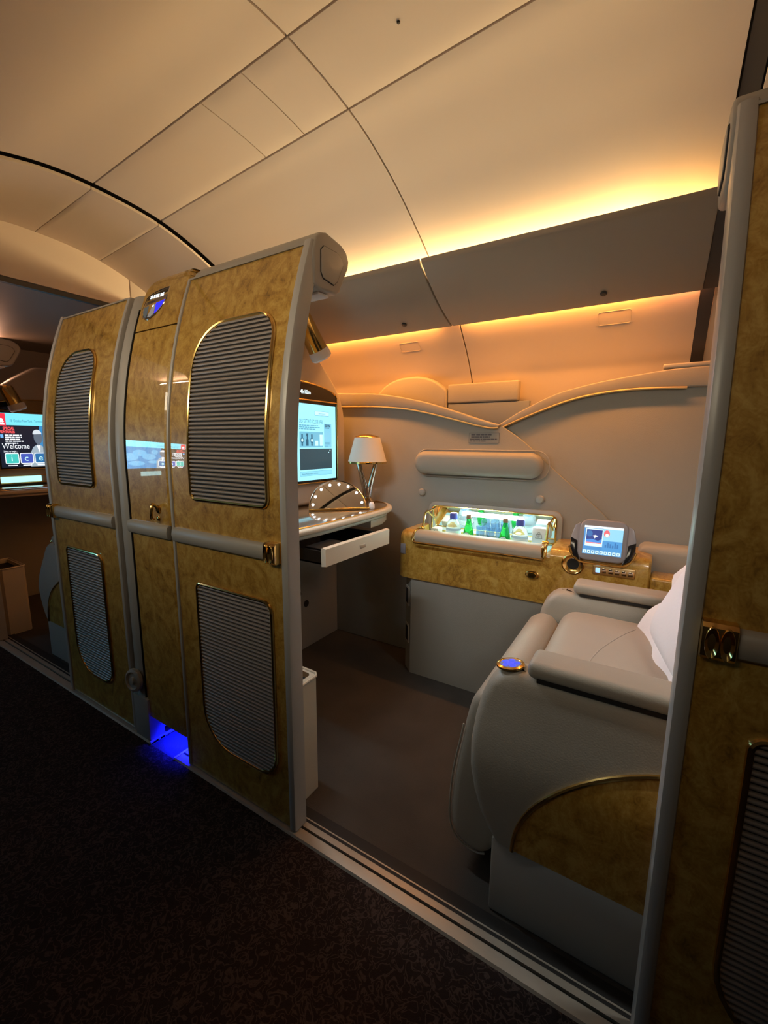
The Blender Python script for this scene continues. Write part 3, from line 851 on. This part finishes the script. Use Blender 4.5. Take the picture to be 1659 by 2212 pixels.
def wing_right():
    t = thing('wing_wall', 'right padded wing wall rising toward the near door, gold line under its lip', 'wall panel', (.1, YW, 0), 'padded wing walls')
    top = smooth_line(RTOP, 5); bot = smooth_line(RBOT, 5)
    poly = [(-.66, 0), (-.66, 1.20)] + bot + [(.9, 0)]
    m = MB(); m.prism(poly[::-1], 'y', YW + .024, YW + .045, .003, 2); m.build('wing_panel', M['fabric'], t)
    m = MB(); m.prism(bot + [tuple(p) for p in reversed(top)], 'y', YW + .010, YW + .05, .006, 3); m.build('wing_lip', M['leather'], t)
    m = MB(); m.tube([(x, YW + .008, z - .003) for x, z in smooth_line(RBOT[:8], 5)], .0050, 8); m.build('gold_piping', M['brass'], t)
    m = MB(); m.box(-.02, .9, YW - .09, YW + .02, .62, .765, .03, 4); m.build('elbow_ledge', M['leather'], t)
wing_right()
m = MB(); m.box(-3.86, -2.40, YW, YW + .02, 0, 1.36, .006, 2); m.box(-3.86, -2.40, YW - .012, YW + .03, 1.35, 1.42, .008, 2)
tag(m.build('wing_wall', M['fabric']), 'far suite wing wall, behind the Welcome screen and the narrow door', 'wall panel', 'padded wing walls')
# capped grab bar on top of the right wing
tag(MB().box(.0, .30, YW + .012, YW + .045, 1.434, 1.452, .006, 3).build('top_rail', M['plastic']), 'short grey rail on top of the right wing wall', 'rail')

# padded shade housings standing behind the wings
hump = smooth_line([(-1.36, 1.375), (-1.32, 1.41), (-1.27, 1.452), (-1.20, 1.481), (-1.12, 1.490), (-1.04, 1.484), (-.97, 1.458), (-.915, 1.418)], 5) + [(-.907, 1.405), (-.905, 1.31), (-1.34, 1.31)]
m = MB(); m.prism(hump[::-1], 'y', YW + .048, YW + .10, .014, 4)
tag(m.build('window_hood', M['leather']), 'rounded padded hood behind the left wing wall, below the orange glow', 'hood')
m = MB(); m.box(-.902, -.552, YW + .050, YW + .095, 1.345, 1.437, .008, 3)
bb = m.build('window_roller', M['leather']); tag(bb, 'square ended padded box right of the rounded hood, above the wing dip', 'box')
m = MB(); m.box(-.90, -.50, YW + .055, YW + .08, 1.20, 1.343, .004, 2)
tag(m.build('window_blind', M['blind']), 'grey blind panel below the square padded box', 'blind')

# ------------------------------------------------------------------ side console
def console():
    t = thing('side_console', 'burl topped side console along the window wall', 'cabinet', (-.4, 1.9, 0))
    # burl upper with rounded front edge; profile in (y,z), notch for the minibar handled by the frame standing on it
    sec = [(1.790, .497), (1.790, .690)] + [(1.790 + .045 - .045 * math.cos(R_(a)), .690 + .045 * math.sin(R_(a))) for a in range(15, 91, 15)] + [(1.996, .737), (1.996, .497)]
    m = MB(); t0 = bmesh.new(); rings = []; cy = 1.99
    ks = [(-1.045, .62, 9), (-1.037, .80, 9), (-1.02, .92, 9), (-.995, 1., 9), (-.948, 1., 9), (-.9475, 1., .694), (-.3205, 1., .694), (-.320, 1., 9), (.0, 1., 9), (.022, .98, 9), (.030, .93, 9)]
    for x, k, top in ks:
        rings.append([t0.verts.new((x, cy + (y - cy) * k, min(top, z if z < .5 else .497 + (z - .497) * (.55 + .45 * k)))) for y, z in sec])
    n = len(sec)
    for A, B in zip(rings, rings[1:]):
        for i in range(n): t0.faces.new([A[i], A[(i + 1) % n], B[(i + 1) % n], B[i]])
    t0.faces.new(rings[0][::-1]); t0.faces.new(rings[-1])
    m.merge(t0); m.build('burl_top', M['burl'], t)
    m = MB(); m.box(.030, .85, 1.792, 1.905, .497, .672, .012, 3); m.build('burl_ledge', M['burl'], t)
    m = MB(); m.prism([(-1.01, 1.85), (-.955, 1.797), (.85, 1.797), (.85, 1.994), (-1.01, 1.994)], 'z', -.001, .496); m.build('console_base', M['fabric'], t)
    d = Vector((.055, -.053, 0)).normalized()
    for z in (.395, .20):
        c = Vector((-.983, 1.821, z)); 
        nrm = Vector((-.69, -.72, 0))
        mt = Matrix(((d.x, nrm.x, 0, c.x), (d.y, nrm.y, 0, c.y), (0, 0, 1, c.z), (0, 0, 0, 1)))
        m = MB(); m.box(-.026, .026, -.001, .005, -.05, .05, .003, 2, mt); fr = m.build('catch', M['plastic'], t)
        m = MB(); m.box(-.018, .018, .004, .006, -.038, .038, .001, 1, mt); m.build('catch_recess', M['dark'], fr)
    # oval push button
    m = MB(); m.lathe([(.026, 0), (.028, .004), (.024, .007), (.018, .006), (.016, .009), (.001, .010)], (0, 0, 0), 24, (0, -1, 0))
    for v in m.bm.verts: v.co = Vector((-.383 + v.co.x, 1.789 + v.co.y, .612 + v.co.z * .68))
    m.build('push_button', M['gold'], t)
    # air outlet ring
    ax = (0, -1, 0)
    m = MB(); m.lathe([(.040, -.004), (.042, .003), (.037, .007), (.031, .003), (.024, .001)], (-.232, 1.790, .682), 28, ax, cap=False); m.build('air_outlet', M['gold'], t)
    m = MB(); m.lathe([(.022, -.002), (.022, .0015), (.001, .002)], (-.232, 1.790, .682), 24, ax); m.build('air_outlet_hole', M['dark'], t)
    # socket on the burl end
    m = MB(); m.box(-1.012, -.985, 1.7875, 1.7925, .615, .665, .002, 2); m.build('power_socket', M['tablet'], t)
    # seat switch plate
    m = MB(); m.box(-.160, -.018, 1.785, 1.792, .655, .692, .004, 3); p = m.build('switch_plate', M['brass'], t)
    for k in range(6):
        m = MB(); m.box(-.150 + k * .022, -.135 + k * .022, 1.7825, 1.7855, .664, .683, .0015, 2); m.build('switch_key', (E(.25, .45, 1., 1.5) if k == 0 else M['chrome']), p)
console()

# ------------------------------------------------------------------ pop-up minibar
def minibar():
    t = thing('minibar', 'open lit minibar with gold frame and padded flap, set into the burl console', 'minibar', (-.63, 1.9, .735))
    fr = rrect(-.955, -.312, .700, .856, .040, .040, .030, .030, 6)
    inn = rrect(-.932, -.335, .712, .836, .022, .022, .012, .012, 6)
    m = MB()
    n = len(fr); y0, y1 = 1.972, 1.999
    vs = [(x, y1, z) for x, z in fr] + [(x, y0 + .006, z) for x, z in fr] + [(x, y0, z) for x, z in inn] + [(x, y1, z) for x, z in inn]
    fs = []
    for l in range(3): fs += [[l * n + i, l * n + (i + 1) % n, (l + 1) * n + (i + 1) % n, (l + 1) * n + i] for i in range(n)]
    m._add(vs, fs); m.build('padded_frame', M['plastic'], t)
    m = MB(); m.tube([(x, y0 - .001, z) for x, z in inn], .0045, 8, closed=True); m.build('gold_frame', M['gold'], t)
    # mirrored back, leaning, and lit strip along it
    m = MB(); t0 = [(-.93, 1.9965, .712), (-.337, 1.9965, .712), (-.337, 1.968, .834), (-.93, 1.968, .834)]
    m._add(t0, [[0, 1, 2, 3]]); m._add([(x, y + .0012, z) for x, y, z in t0], [[3, 2, 1, 0]]); m.build('mirror_back', M['mirror'], t)
    m = MB(); m.box(-.77, -.48, 1.962, 1.970, .800, .816, .002, 2); m.build('light_strip', E(.72, 1., .93, 9.), t)
    m = MB(); m.box(-.93, -.346, 1.828, 1.990, .6945, .700, .001, 1); m.build('glowing_shelf', E(.50, .95, .88, .6), t)  # shelf given its own glow to brighten the minibar inside
    # flap lowered to the front
    m = MB(); sec = [(1.775, .688), (1.772, .704), (1.778, .722), (1.795, .735), (1.815, .739), (1.830, .739), (1.830, .733), (1.800, .688)]
    m.prism(sec, 'x', -.930, -.345, .004, 2); fl = m.build('flap', M['leather'], t)
    m = MB(); m.tube([(-.934, 1.825, .740), (-.937, 1.790, .730), (-.938, 1.770, .705), (-.930, 1.768, .684), (-.345, 1.768, .684), (-.337, 1.770, .700), (-.338, 1.790, .730), (-.341, 1.825, .740)], .005, 8); m.build('flap_trim', M['gold'], fl)
    m = MB(); m.box(-.352, -.338, 1.772, 1.825, .690, .738, .004, 2); m.build('flap_end', M['gold'], fl)
    # gold side arms
    for x in (-.918, -.348):
        m = MB(); m.tube([(x, 1.835, .735), (x, 1.862, .812), (x, 1.885, .820), (x, 1.968, .775)], .0058, 8); m.tube([(x, 1.862, .812), (x, 1.968, .826)], .004, 8)
        m.build('side_arm', M['gold'], t)
        m = MB(); m.lathe([(.009, -.012), (.010, -.008), (.010, .008), (.009, .012)], (x, 1.832, .742), 14, (1, 0, 0)); m.build('hinge_knob', M['gold'], t)
minibar()

def water_bottle(x, y, label):
    z = .7005
    t = thing('water_bottle', label, 'bottle', (x, y, z), 'drinks in the minibar')
    m = MB(); m.lathe([(.033, 0), (.036, .003), (.036, .042), (.034, .050), (.035, .058), (.030, .074), (.017, .090), (.0145, .096)], (x, y, z), 24); m.build('bottle_body', M['clear'], t)
    m = MB(); m.lathe([(.0366, .010), (.0366, .038)], (x, y, z), 24, cap=False); m.build('bottle_label', M['label'], t)
    m = MB(); m.lathe([(.0185, .091), (.019, .094), (.0185, .116), (.015, .120)], (x, y, z), 20); m.build('bottle_cap', M['bluecap'], t)
def green_bottle(x, y, label):
    z = .7005
    t = thing('mineral_water_bottle', label, 'bottle', (x, y, z), 'drinks in the minibar')
    m = MB(); m.lathe([(.021, 0), (.0235, .004), (.024, .034), (.022, .046), (.0165, .066), (.0112, .088), (.010, .102)], (x, y, z), 24); m.build('bottle_body', M['green'], t)
    m = MB(); m.lathe([(.0115, .100), (.0125, .102), (.0125, .117), (.011, .119)], (x, y, z), 18); m.build('bottle_cap', M['tancap'], t)
    f = Face2D((x - .016, y - .0248, z + .008), (1, 0, 0), (0, 0, 1))
    f.ell(.016, .016, .016, .014, M['label'], 0); f.ell(.016, .016, .0125, .0105, M['ink'], 1); f.ell(.016, .016, .0115, .0095, M['label'], 2); f.rect(.007, .013, .025, .018, M['ink'], 3)
    f.build('bottle_label', t)
water_bottle(-.787, 1.905, 'blue capped water bottle at the left of the minibar')
green_bottle(-.707, 1.895, 'left green glass bottle with pale label in the minibar')
green_bottle(-.535, 1.895, 'right green glass bottle with pale label in the minibar')
water_bottle(-.472, 1.905, 'blue capped water bottle at the right of the minibar')
for i, x in enumerate((-.645, -.595)):
    m = MB(); m.lathe([(.014, 0), (.019, .003), (.021, .042), (.0195, .042), (.0175, .005), (.001, .004)], (x, 1.925, .7005), 20, cap=False)
    tag(m.build('tumbler', M['clear']), ('left' if i == 0 else 'right') + ' clear tumbler between the two green bottles', 'glass', 'drinks in the minibar')
for i, x in enumerate((-.668, -.62, -.572)):
    m = MB(); m.lathe([(.015, 0), (.020, .003), (.021, .060), (.0195, .060), (.0185, .005), (.001, .004)], (x, 1.950, .7005), 20, cap=False)
    tag(m.build('blue_tumbler', M['blueglass']), ('left', 'middle', 'right')[i] + ' of the three blue glasses under the minibar light strip', 'glass', 'drinks in the minibar')
m = MB(); m.box(-.425, -.365, 1.925, 1.965, .7005, .785, .003, 2)
o = m.build('gift_box', M['label']); tag(o, 'pale blue box printed with a bag outline at the right of the minibar', 'box')
f = Face2D((-.425, 1.9245, .725), (1, 0, 0), (0, 0, 1))
for a, b in (((.016, .014), (.044, .014)), ((.016, .014), (.020, .032)), ((.044, .014), (.040, .032)), ((.020, .032), (.040, .032))):
    d = Vector((b[0] - a[0], b[1] - a[1])).normalized() * .0007; nx, nz = -d.y, d.x
    f.poly([(a[0] - nx, a[1] - nz), (b[0] - nx, b[1] - nz), (b[0] + nx, b[1] + nz), (a[0] + nx, a[1] + nz)], M['ink'], 1)
q = arc(.03, .036, .005, .006, 0, 360, 12)[:-1]
f.mb.mi = f.mats.index(M['ink']); f.mb.tube([f.p(a, b, 1) for a, b in q], .0006, 5, closed=True)
f.lines(.022, .024, .016, 2, .006, .003, M['ink'], 1, 3)
ob = f.build('bag_print'); 
ob.parent = o; ob.location = Vector(ob.location) - Vector(o.location)
m = MB(); m.box(-.905, -.865, 1.90, 1.955, .7005, .735, .004, 2); m.mat(1); m.box(-.8885, -.8815, 1.8985, 1.9, .706, .728)
tag(m.build('snack_box', [M['cream'], E(.1, .5, .4, .2)]), 'small cream packet at the left end of the minibar', 'box')
m = MB(); m.lathe([(.020, 0), (.022, .003), (.022, .016), (.019, .018)], (-.385, 1.87, .7005), 20)
tag(m.build('glass_dish', M['clear']), 'low clear dish in front of the pale blue box', 'dish')

# ------------------------------------------------------------------ seat control tablet
def tablet():
    c = Vector((-.135, 1.790, .785)); up = Vector((0, .26, .95)).normalized(); u = Vector((1, .03, 0)).normalized(); n = u.cross(up).normalized()
    t = thing('control_tablet', 'seat control tablet docked on the console, colour screen lit', 'tablet', (c.x, c.y, .70))
    mt = Matrix(((u.x, up.x, n.x, c.x), (u.y, up.y, n.y, c.y), (u.z, up.z, n.z, c.z), (0, 0, 0, 1)))
    m = MB(); m.prism(rrect(-.084, .084, -.076, .082, .035, .035, .03, .03, 6), 'z', -.016, .004, .007, 3, mt); m.build('tablet_body', M['tablet'], t)
    for s in (-1, 1):
        pts = [(s * .080, .068), (s * .100, .055), (s * .110, .015), (s * .110, -.028), (s * .096, -.062), (s * .070, -.080), (s * .080, -.04)]
        m = MB(); m.prism(pts if s > 0 else pts[::-1], 'z', -.020, .001, .004, 2, mt); g = m.build('tablet_grip', M['tablet'], t)
        pts = [(s * .086, -.006), (s * .1105, .006), (s * .1105, -.030), (s * .097, -.063), (s * .072, -.080), (s * .083, -.045)]
        m = MB(); m.prism(pts if s > 0 else pts[::-1], 'z', -.012, .003, .002, 2, mt); m.build('black_clip', M['black'], g)
    m = MB(); m.tube([mt @ Vector((x, z, -.002)) for x, z in smooth_line([(-.115, -.03), (-.10, -.064), (-.07, -.084), (0, -.088), (.07, -.084), (.10, -.064), (.115, -.03)], 5)], .0038, 8); m.build('gold_cradle', M['gold'], t)
    f = Face2D(mt @ Vector((-.066, -.052, .0042)), u, up, step=.0003)
    W, H = .132, .108
    f.rect(0, 0, W, H, E(.05, .22, .50, 1.1), 1)
    f.rect(.066, .055, W, H - .006, E(.25, .55, .72, 1.1), 2); f.rect(.066, .016, W, .055, E(.06, .26, .55, 1.1), 2)
    f.ell(.078, .082, .010, .014, E(.75, .12, .14, 1.1), 3); f.ell(.079, .076, .006, .007, E(.85, .75, .68, 1.1), 4)
    for i in range(6): f.rect(.075 + i * .008, .030, .080 + i * .008, .040 + (i * 5 % 3) * .005, E(.03, .15, .38, 1.1), 3)
    f.rect(.006, .030, .066, .098, E(.60, .85, .95, 1.1), 3); f.rect(.009, .044, .063, .094, E(.008, .03, .20, 1.1), 4)
    f.poly([(.009, .055), (.03, .058), (.05, .052), (.063, .060), (.063, .044), (.009, .044)], E(.05, .22, .62, 1.1), 5)
    f.ell(.020, .078, .010, .012, E(.02, .12, .35, 1.1), 5); f.poly([(.030, .070), (.040, .074), (.050, .070), (.042, .066), (.038, .060), (.036, .067)], E(.8, .9, .9, 1.1), 6)
    f.rect(.009, .041, .063, .045, E(.8, .2, .2, 1.1), 6)
    f.rect(0, H - .008, W, H, E(.75, .85, .9, 1.1), 3)
    f.rect(0, 0, W, .017, E(.10, .30, .55, 1.1), 3)
    for i in range(9): f.rrect(.003 + i * .0142, .0025, .014 + i * .0142, .0145, .002, E(.55, .80, .92, 1.1), 4); f.rect(.0065 + i * .0142, .006, .0105 + i * .0142, .011, E(.04, .14, .30, 1.1), 5)
    f.build('display', t)
    m = MB(); m.box(-.20, -.07, 1.802, 1.90, .7355, .790, .010, 3); m.build('dock', M['black'], t)
tablet()

# ------------------------------------------------------------------ armchairs
def pad_prism(m, prof, y0, y1, r): m.prism(prof, 'y', y0, y1, r, 4)
def armchair(dx, label):
    t = thing('armchair', label, 'armchair', (.2 + dx, 1.33, 0), 'leather suite armchairs')
    X = lambda pts: [(x + dx, z) for x, z in pts]
    front = [(.203, -.250), (.225, -.268), (.26, -.288), (.31, -.305), (.37, -.317), (.43, -.321), (.49, -.317), (.54, -.308), (.575, -.295), (.597, -.277), (.608, -.262), (.614, -.245), (.6155, -.230)]
    def sm(a, b, z): q = min(1, max(0, (z - a) / (b - a))); return q * q * (3 - 2 * q)
    for side in (0, 1):
        mir = (lambda y: y) if side == 0 else (lambda y: 2.66 - y)
        m = MB(); rings = []
        for k, (z, xf) in enumerate(front):
            ins = (0,) * 9 + (.004, .010, .019, .030); q = ins[k]
            yo = .905 + .045 * sm(.36, .60, z) + q; yi = 1.060 - .012 * sm(.4, .6, z) - q; r = .028
            ring = arc(xf + r, yo + r, r, r, 270, 180, 6) + arc(xf + r, yi - r, r, r, 180, 90, 6) + [(.80, yi), (.80, yo)]
            rings.append([m.bm.verts.new((x + dx, mir(y), z)) for x, y in ring])
        n = len(rings[0])
        for A, B in zip(rings, rings[1:]):
            for i in range(n): m.bm.faces.new([A[i], A[(i + 1) % n], B[(i + 1) % n], B[i]])
        m.bm.faces.new(rings[0][::-1]); m.bm.faces.new(rings[-1])
        a = m.build('arm_panel', M['leather'], t, smooth=50)
        ya, yb = sorted((mir(.950), mir(1.046)))
        m = MB(); m.box(-.203 + dx, .78 + dx, ya, yb, .6175, .657, .016, 5); m.build('arm_pad', M['leather'], a)
        m = MB(); m.box(-.18 + dx, .75 + dx, ya + .004, yb - .004, .612, .622); m.build('arm_gap', M['dark'], a)
        ar = arc(.255, .205, .455, .325, 180, 0, 40)
        yw = lambda z: mir(.905 + .045 * sm(.36, .60, z) - .002)
        m = MB(); lev = [.205, .26, .32, .36, .39, .42, .45, .48, .505, .52, .529]; rows = []
        for z in lev:
            h = .455 * math.sqrt(max(0, 1 - ((z - .205) / .325) ** 2)); rows.append([(.255 - h + dx, yw(z), z), (.255 + h + dx, yw(z), z)])
        m.sheet(rows); m.sheet([[(x, y + (.004 if side == 0 else -.004), z) for x, y, z in r] for r in rows]); m.build('burl_inlay', M['burl'], a)
        m = MB(); m.tube([(x + dx, yw(z) - (.001 if side == 0 else -.001), z) for x, z in ar], .0055, 8); m.build('inlay_trim', M['gold'], a)
    # call button on the near arm
    m = MB(); m.lathe([(.030, 0), (.034, .002), (.033, .006), (.027, .008), (.024, .006)], (-.250 + dx, .995, .6145), 26, (-.12, 0, 1)); b = m.build('button_ring', M['gold'], t)
    f = Face2D(Vector((-.250 + dx, .995, .6145)) + Vector((-.12, 0, 1)).normalized() * .0066, (1, 0, .12), (0, 1, 0), step=.0003)
    f.ell(0, 0, .0245, .0245, E(.22, .24, .62, .35), 1)
    for i in range(5):
        a = R_(90 + 72 * i); f.ell(.014 * math.cos(a), .014 * math.sin(a), .0075, .0075, E(.01, .02, 1., 2.2), 2, 12)
    f.ell(0, 0, .006, .006, E(.01, .02, 1., 2.2), 2, 12)
    f.build('button_light', b)
    # base
    m = MB(); m.box(-.252 + dx, .80 + dx, .912, 1.768, -.001, .205, .006, 2); m.build('plinth', M['plastic'], t)
    # leg rest falling at the front
    leg = smooth_line([(-.235, .500), (-.262, .528), (-.300, .532), (-.335, .510), (-.352, .46), (-.366, .38), (-.383, .28), (-.390, .18), (-.385, .11), (-.360, .072), (-.315, .060), (-.28, .075), (-.258, .12)], 4) + [(-.258, .3)]
    m = MB(); m.prism(X(leg), 'y', .975, 1.612, .028, 4); m.build('leg_rest', M['leather'], t)
    m = MB(); m.tube([(x + dx - .001, .985, z) for x, z in leg[18:44]], .0025, 6); m.build('leg_rest_piping', M['plastic'], t)
    # seat cushion, crowned
    st = smooth_line([(-.235, .36), (-.243, .45), (-.232, .520), (-.205, .555), (-.16, .566), (-.05, .565), (.15, .562), (.45, .555)], 4) + [(.45, .36)]
    m = MB(); m.prism(X(st), 'y', 1.068, 1.612, .03, 5); s = m.build('seat_cushion', M['leather'], t)
    q = smooth_line([(-.085, 1.10, .565), (-.10, 1.18, .5655), (-.085, 1.30, .5655), (-.04, 1.44, .565), (.0, 1.53, .5645)], 6)
    m = MB(); m.tube([(x + dx, y, z) for x, y, z in q], .0018, 6); m.build('cushion_seam', M['plastic'], s)
    m = MB(); m.box(-.23 + dx, .75 + dx, 1.06, 1.62, .2055, .40); m.build('seat_box', M['fabric'], t)
    # backrest
    bk = smooth_line([(.27, .555), (.30, .75), (.35, 1.0), (.40, 1.17), (.45, 1.22), (.52, 1.20), (.56, 1.12), (.60, .8), (.62, .55)], 4)
    m = MB(); m.prism(X(bk), 'y', 1.07, 1.61, .035, 4); m.build('backrest', M['leather'], t)
    return t
armchair(0, 'grey leather armchair just inside the doorway, blue lit button on its arm')
armchair(-2.44, 'grey leather armchair in the far suite, half behind the burl door')

# white pillow on the near seat
def pillow():
    c = Vector((.148, 1.285, .730)); u = Vector((-.19, .98, 0)).normalized(); v = Vector((.40, .08, .917)).normalized(); v = (v - u * v.dot(u)).normalized(); n = u.cross(v).normalized() * -1
    if n.x > 0: n = -n
    t = thing('pillow', 'white pillow with flanged edge leaning on the near armchair', 'pillow', (.03, 1.335, .585))
    hw, hh = .225, .165; N = 18
    m = MB()
    def P(i, j, s):
        a = -1 + 2 * i / N; b = -1 + 2 * j / N
        th = .052 * (max(0, 1 - a ** 4) * max(0, 1 - b ** 4)) ** .55
        sx = 1 - .05 * (1 - b * b) ; sz = 1 - .06 * (1 - a * a)
        return c + u * (a * hw * sz) + v * (b * hh * sx) + n * (th * s * (.75 if s < 0 else 1))
    for s in (1, -1): m.sheet([[P(i, j, s) for i in range(N + 1)] for j in range(N + 1)])
    bmesh.ops.remove_doubles(m.bm, verts=m.bm.verts[:], dist=.0006)
    m.build('pillow_body', M['white'], t, smooth=80)
    # flange
    m = MB(); K = 72
    def ring(k, w):
        a = 2 * PI * k / K; ca, sa = math.cos(a), math.sin(a); q = max(abs(ca), abs(sa))
        e = 1 + w * (1 + .35 * (abs(ca * sa) * 2) ** 3)
        wob = .009 * math.sin(9 * a + .7) * w / .26; e += .02 * math.sin(23 * a) * w / .26
        return c + u * (ca / q * (hw - .012) * e) + v * (sa / q * (hh - .012) * e) + n * (wob + .02 * w)
    for off in (.0015, -.0015):
        m.sheet([[ring(k, w) + n * off for k in range(K + 1)] for w in (0, .14, .30)])
    bmesh.ops.remove_doubles(m.bm, verts=m.bm.verts[:], dist=.0001)
    m.build('pillow_flange', M['white'], t, smooth=80)
pillow()

# ------------------------------------------------------------------ centre suite across the aisle (seen mirrored in the burl column)
def centre_screen():
    t = thing('suite_monitor', 'centre suite Welcome screen, seen only mirrored in the glossy column', 'screen', (-3.78, -.52, .84), 'seat screens')
    m = MB(); m.prism([(y - 1.99, z) for y, z in shroud_outline()], 'x', -3.868, -3.712, .022, 4); m.build('shroud', M['plastic'], t)
    m = MB(); m.box(-3.72, -3.702, -.85, -.19, .95, 1.40, .004, 2); m.build('face_panel', M['black'], t)
    f = Face2D((-3.7015, -.838, .93), (0, 1, 0), (0, 0, 1)); screen_welcome(f, .632, .362, 10.); f.build('display', t)
    m = MB(); m.box(-3.712, -3.704, -.60, -.42, .862, .900, .004, 2); m.build('lit_slot', E(.5, .85, .85, 4.), t)
centre_screen()
m = MB(); m.box(-3.895, -3.868, -1.5, -.05, 0, 1.34, .006, 2); tag(m.build('suite_partition', M['fabric']), 'centre suite partition behind the mirrored Welcome screen', 'partition', 'partitions between suites')

# ------------------------------------------------------------------ cabin lamps and added fill lights
def area(name, loc, tgt, sx, sy, col, w, spread=180):
    l = bpy.data.lights.new(name, 'AREA'); l.shape = 'RECTANGLE'; l.size = sx; l.size_y = sy; l.energy = w; l.color = col; l.spread = R_(spread)
    o = bpy.data.objects.new(name, l); C.objects.link(o); o.location = loc
    d = (Vector(tgt) - Vector(loc)).normalized()
    x = Vector((1, 0, 0)); z = -d; y = z.cross(x).normalized(); x = y.cross(z)
    o.matrix_world = Matrix(((x.x, y.x, z.x, loc[0]), (x.y, y.y, z.y, loc[1]), (x.z, y.z, z.z, loc[2]), (0, 0, 0, 1)))
    return o
YEL = (1., .71, .32); ORG = (1., .38, .075); AMB = (1., .60, .20); PEACH = (1., .57, .36)
# cove above the window bins
for x, L, c, w in ((-1.65, 1.4, YEL, 6.2), (-.52, .86, YEL, 4.3), (-.03, .26, AMB, 1.1), (.75, 1.0, (1., .38, .20), .8)):
    area('cove_lamp', (x, 1.655, 1.806), (x, 1.50, 1.95), L, .02, c, w)
# wash under the window bins
for x, L, c, w in ((-1.65, 1.5, ORG, 8.5), (-.42, .72, ORG, 4.3), (.02, .16, (1., .36, .14), .5)):
    area('wash_and_fill_light', (x, 1.90, 1.703), (x, 2.03, 1.5), L, .02, c, w)
# cove above the centre bins
area('cove_lamp', (-1.7, .065, 1.806), (-1.7, .22, 1.95), 2.2, .02, PEACH, 12.)
area('cove_lamp', (.2, .065, 1.806), (.2, .22, 1.95), 1.2, .02, (1., .50, .32), 1.6)
# added soft fill below the centre bins, lifting doors and walls
area('wash_and_fill_light', (-1.25, -.25, 1.60), (-1.20, .81, 1.36), 2.1, .16, (1., .86, .62), 2.3, 84)
# added fill lights under the door housings, brightening the suite interior
area('housing_fill', (-1.06, .985, 1.535), (-1.0, 1.42, .5), .40, .03, (.86, .96, 1.), 2.1, 122)
area('housing_fill', (.38, .985, 1.535), (.2, 1.45, .5), .50, .03, (.95, .98, .94), 2.5, 126)
# added unseen fill that lifts the low front ceiling
area('front_fill', (-3.8, 1.2, 1.69), (-3.0, 1.2, 1.84), 1.2, .05, (1., .50, .30), 1.7)
# blue foot lamp under the column
area('foot_lamp', (-1.435, .872, .095), (-1.435, .872, 0.), .16, .04, (.003, .006, 1.), 2.0, 110)
# added cool fill on pillow and seat, standing in for screen light
area('seat_fill', (-1.327, 1.583, 1.500), (.06, 1.32, .78), .05, .05, (.70, .82, 1.), 1.0, 60)
# minibar interior lamp
area('minibar_lamp', (-.63, 1.94, .825), (-.63, 1.90, .70), .5, .02, (.62, 1., .92), 1.1)

w = bpy.data.worlds.new('World'); bpy.context.scene.world = w; w.use_nodes = True
w.node_tree.nodes['Background'].inputs[0].default_value = (1., .78, .58, 1)
w.node_tree.nodes['Background'].inputs[1].default_value = .012

# ------------------------------------------------------------------ camera
cam = bpy.data.cameras.new('Camera'); co = bpy.data.objects.new('Camera', cam); C.objects.link(co)
cam.sensor_fit = 'HORIZONTAL'; cam.sensor_width = 36; cam.lens = 930.0 / 1659 * 36; cam.clip_start = .02
RX = [[0.849351, 0.089766, -0.520139], [0.527786, -0.131991, 0.839059], [0.006665, -0.987178, -0.159484]]
co.matrix_world = Matrix(((RX[0][0], -RX[0][1], -RX[0][2], 0), (RX[1][0], -RX[1][1], -RX[1][2], 0), (RX[2][0], -RX[2][1], -RX[2][2], 1.15), (0, 0, 0, 1)))
sc = bpy.context.scene
sc.camera = co
sc.view_settings.view_transform = 'Standard'; sc.view_settings.look = 'None'
sc.view_settings.gamma = 1; sc.view_settings.use_curve_mapping = False
sc.view_settings.exposure = 0.35
sc.cycles.use_denoising = True
sc.cycles.max_bounces = 10; sc.cycles.diffuse_bounces = 5; sc.cycles.glossy_bounces = 5; sc.cycles.transmission_bounces = 8
sc.cycles.sample_clamp_indirect = 6
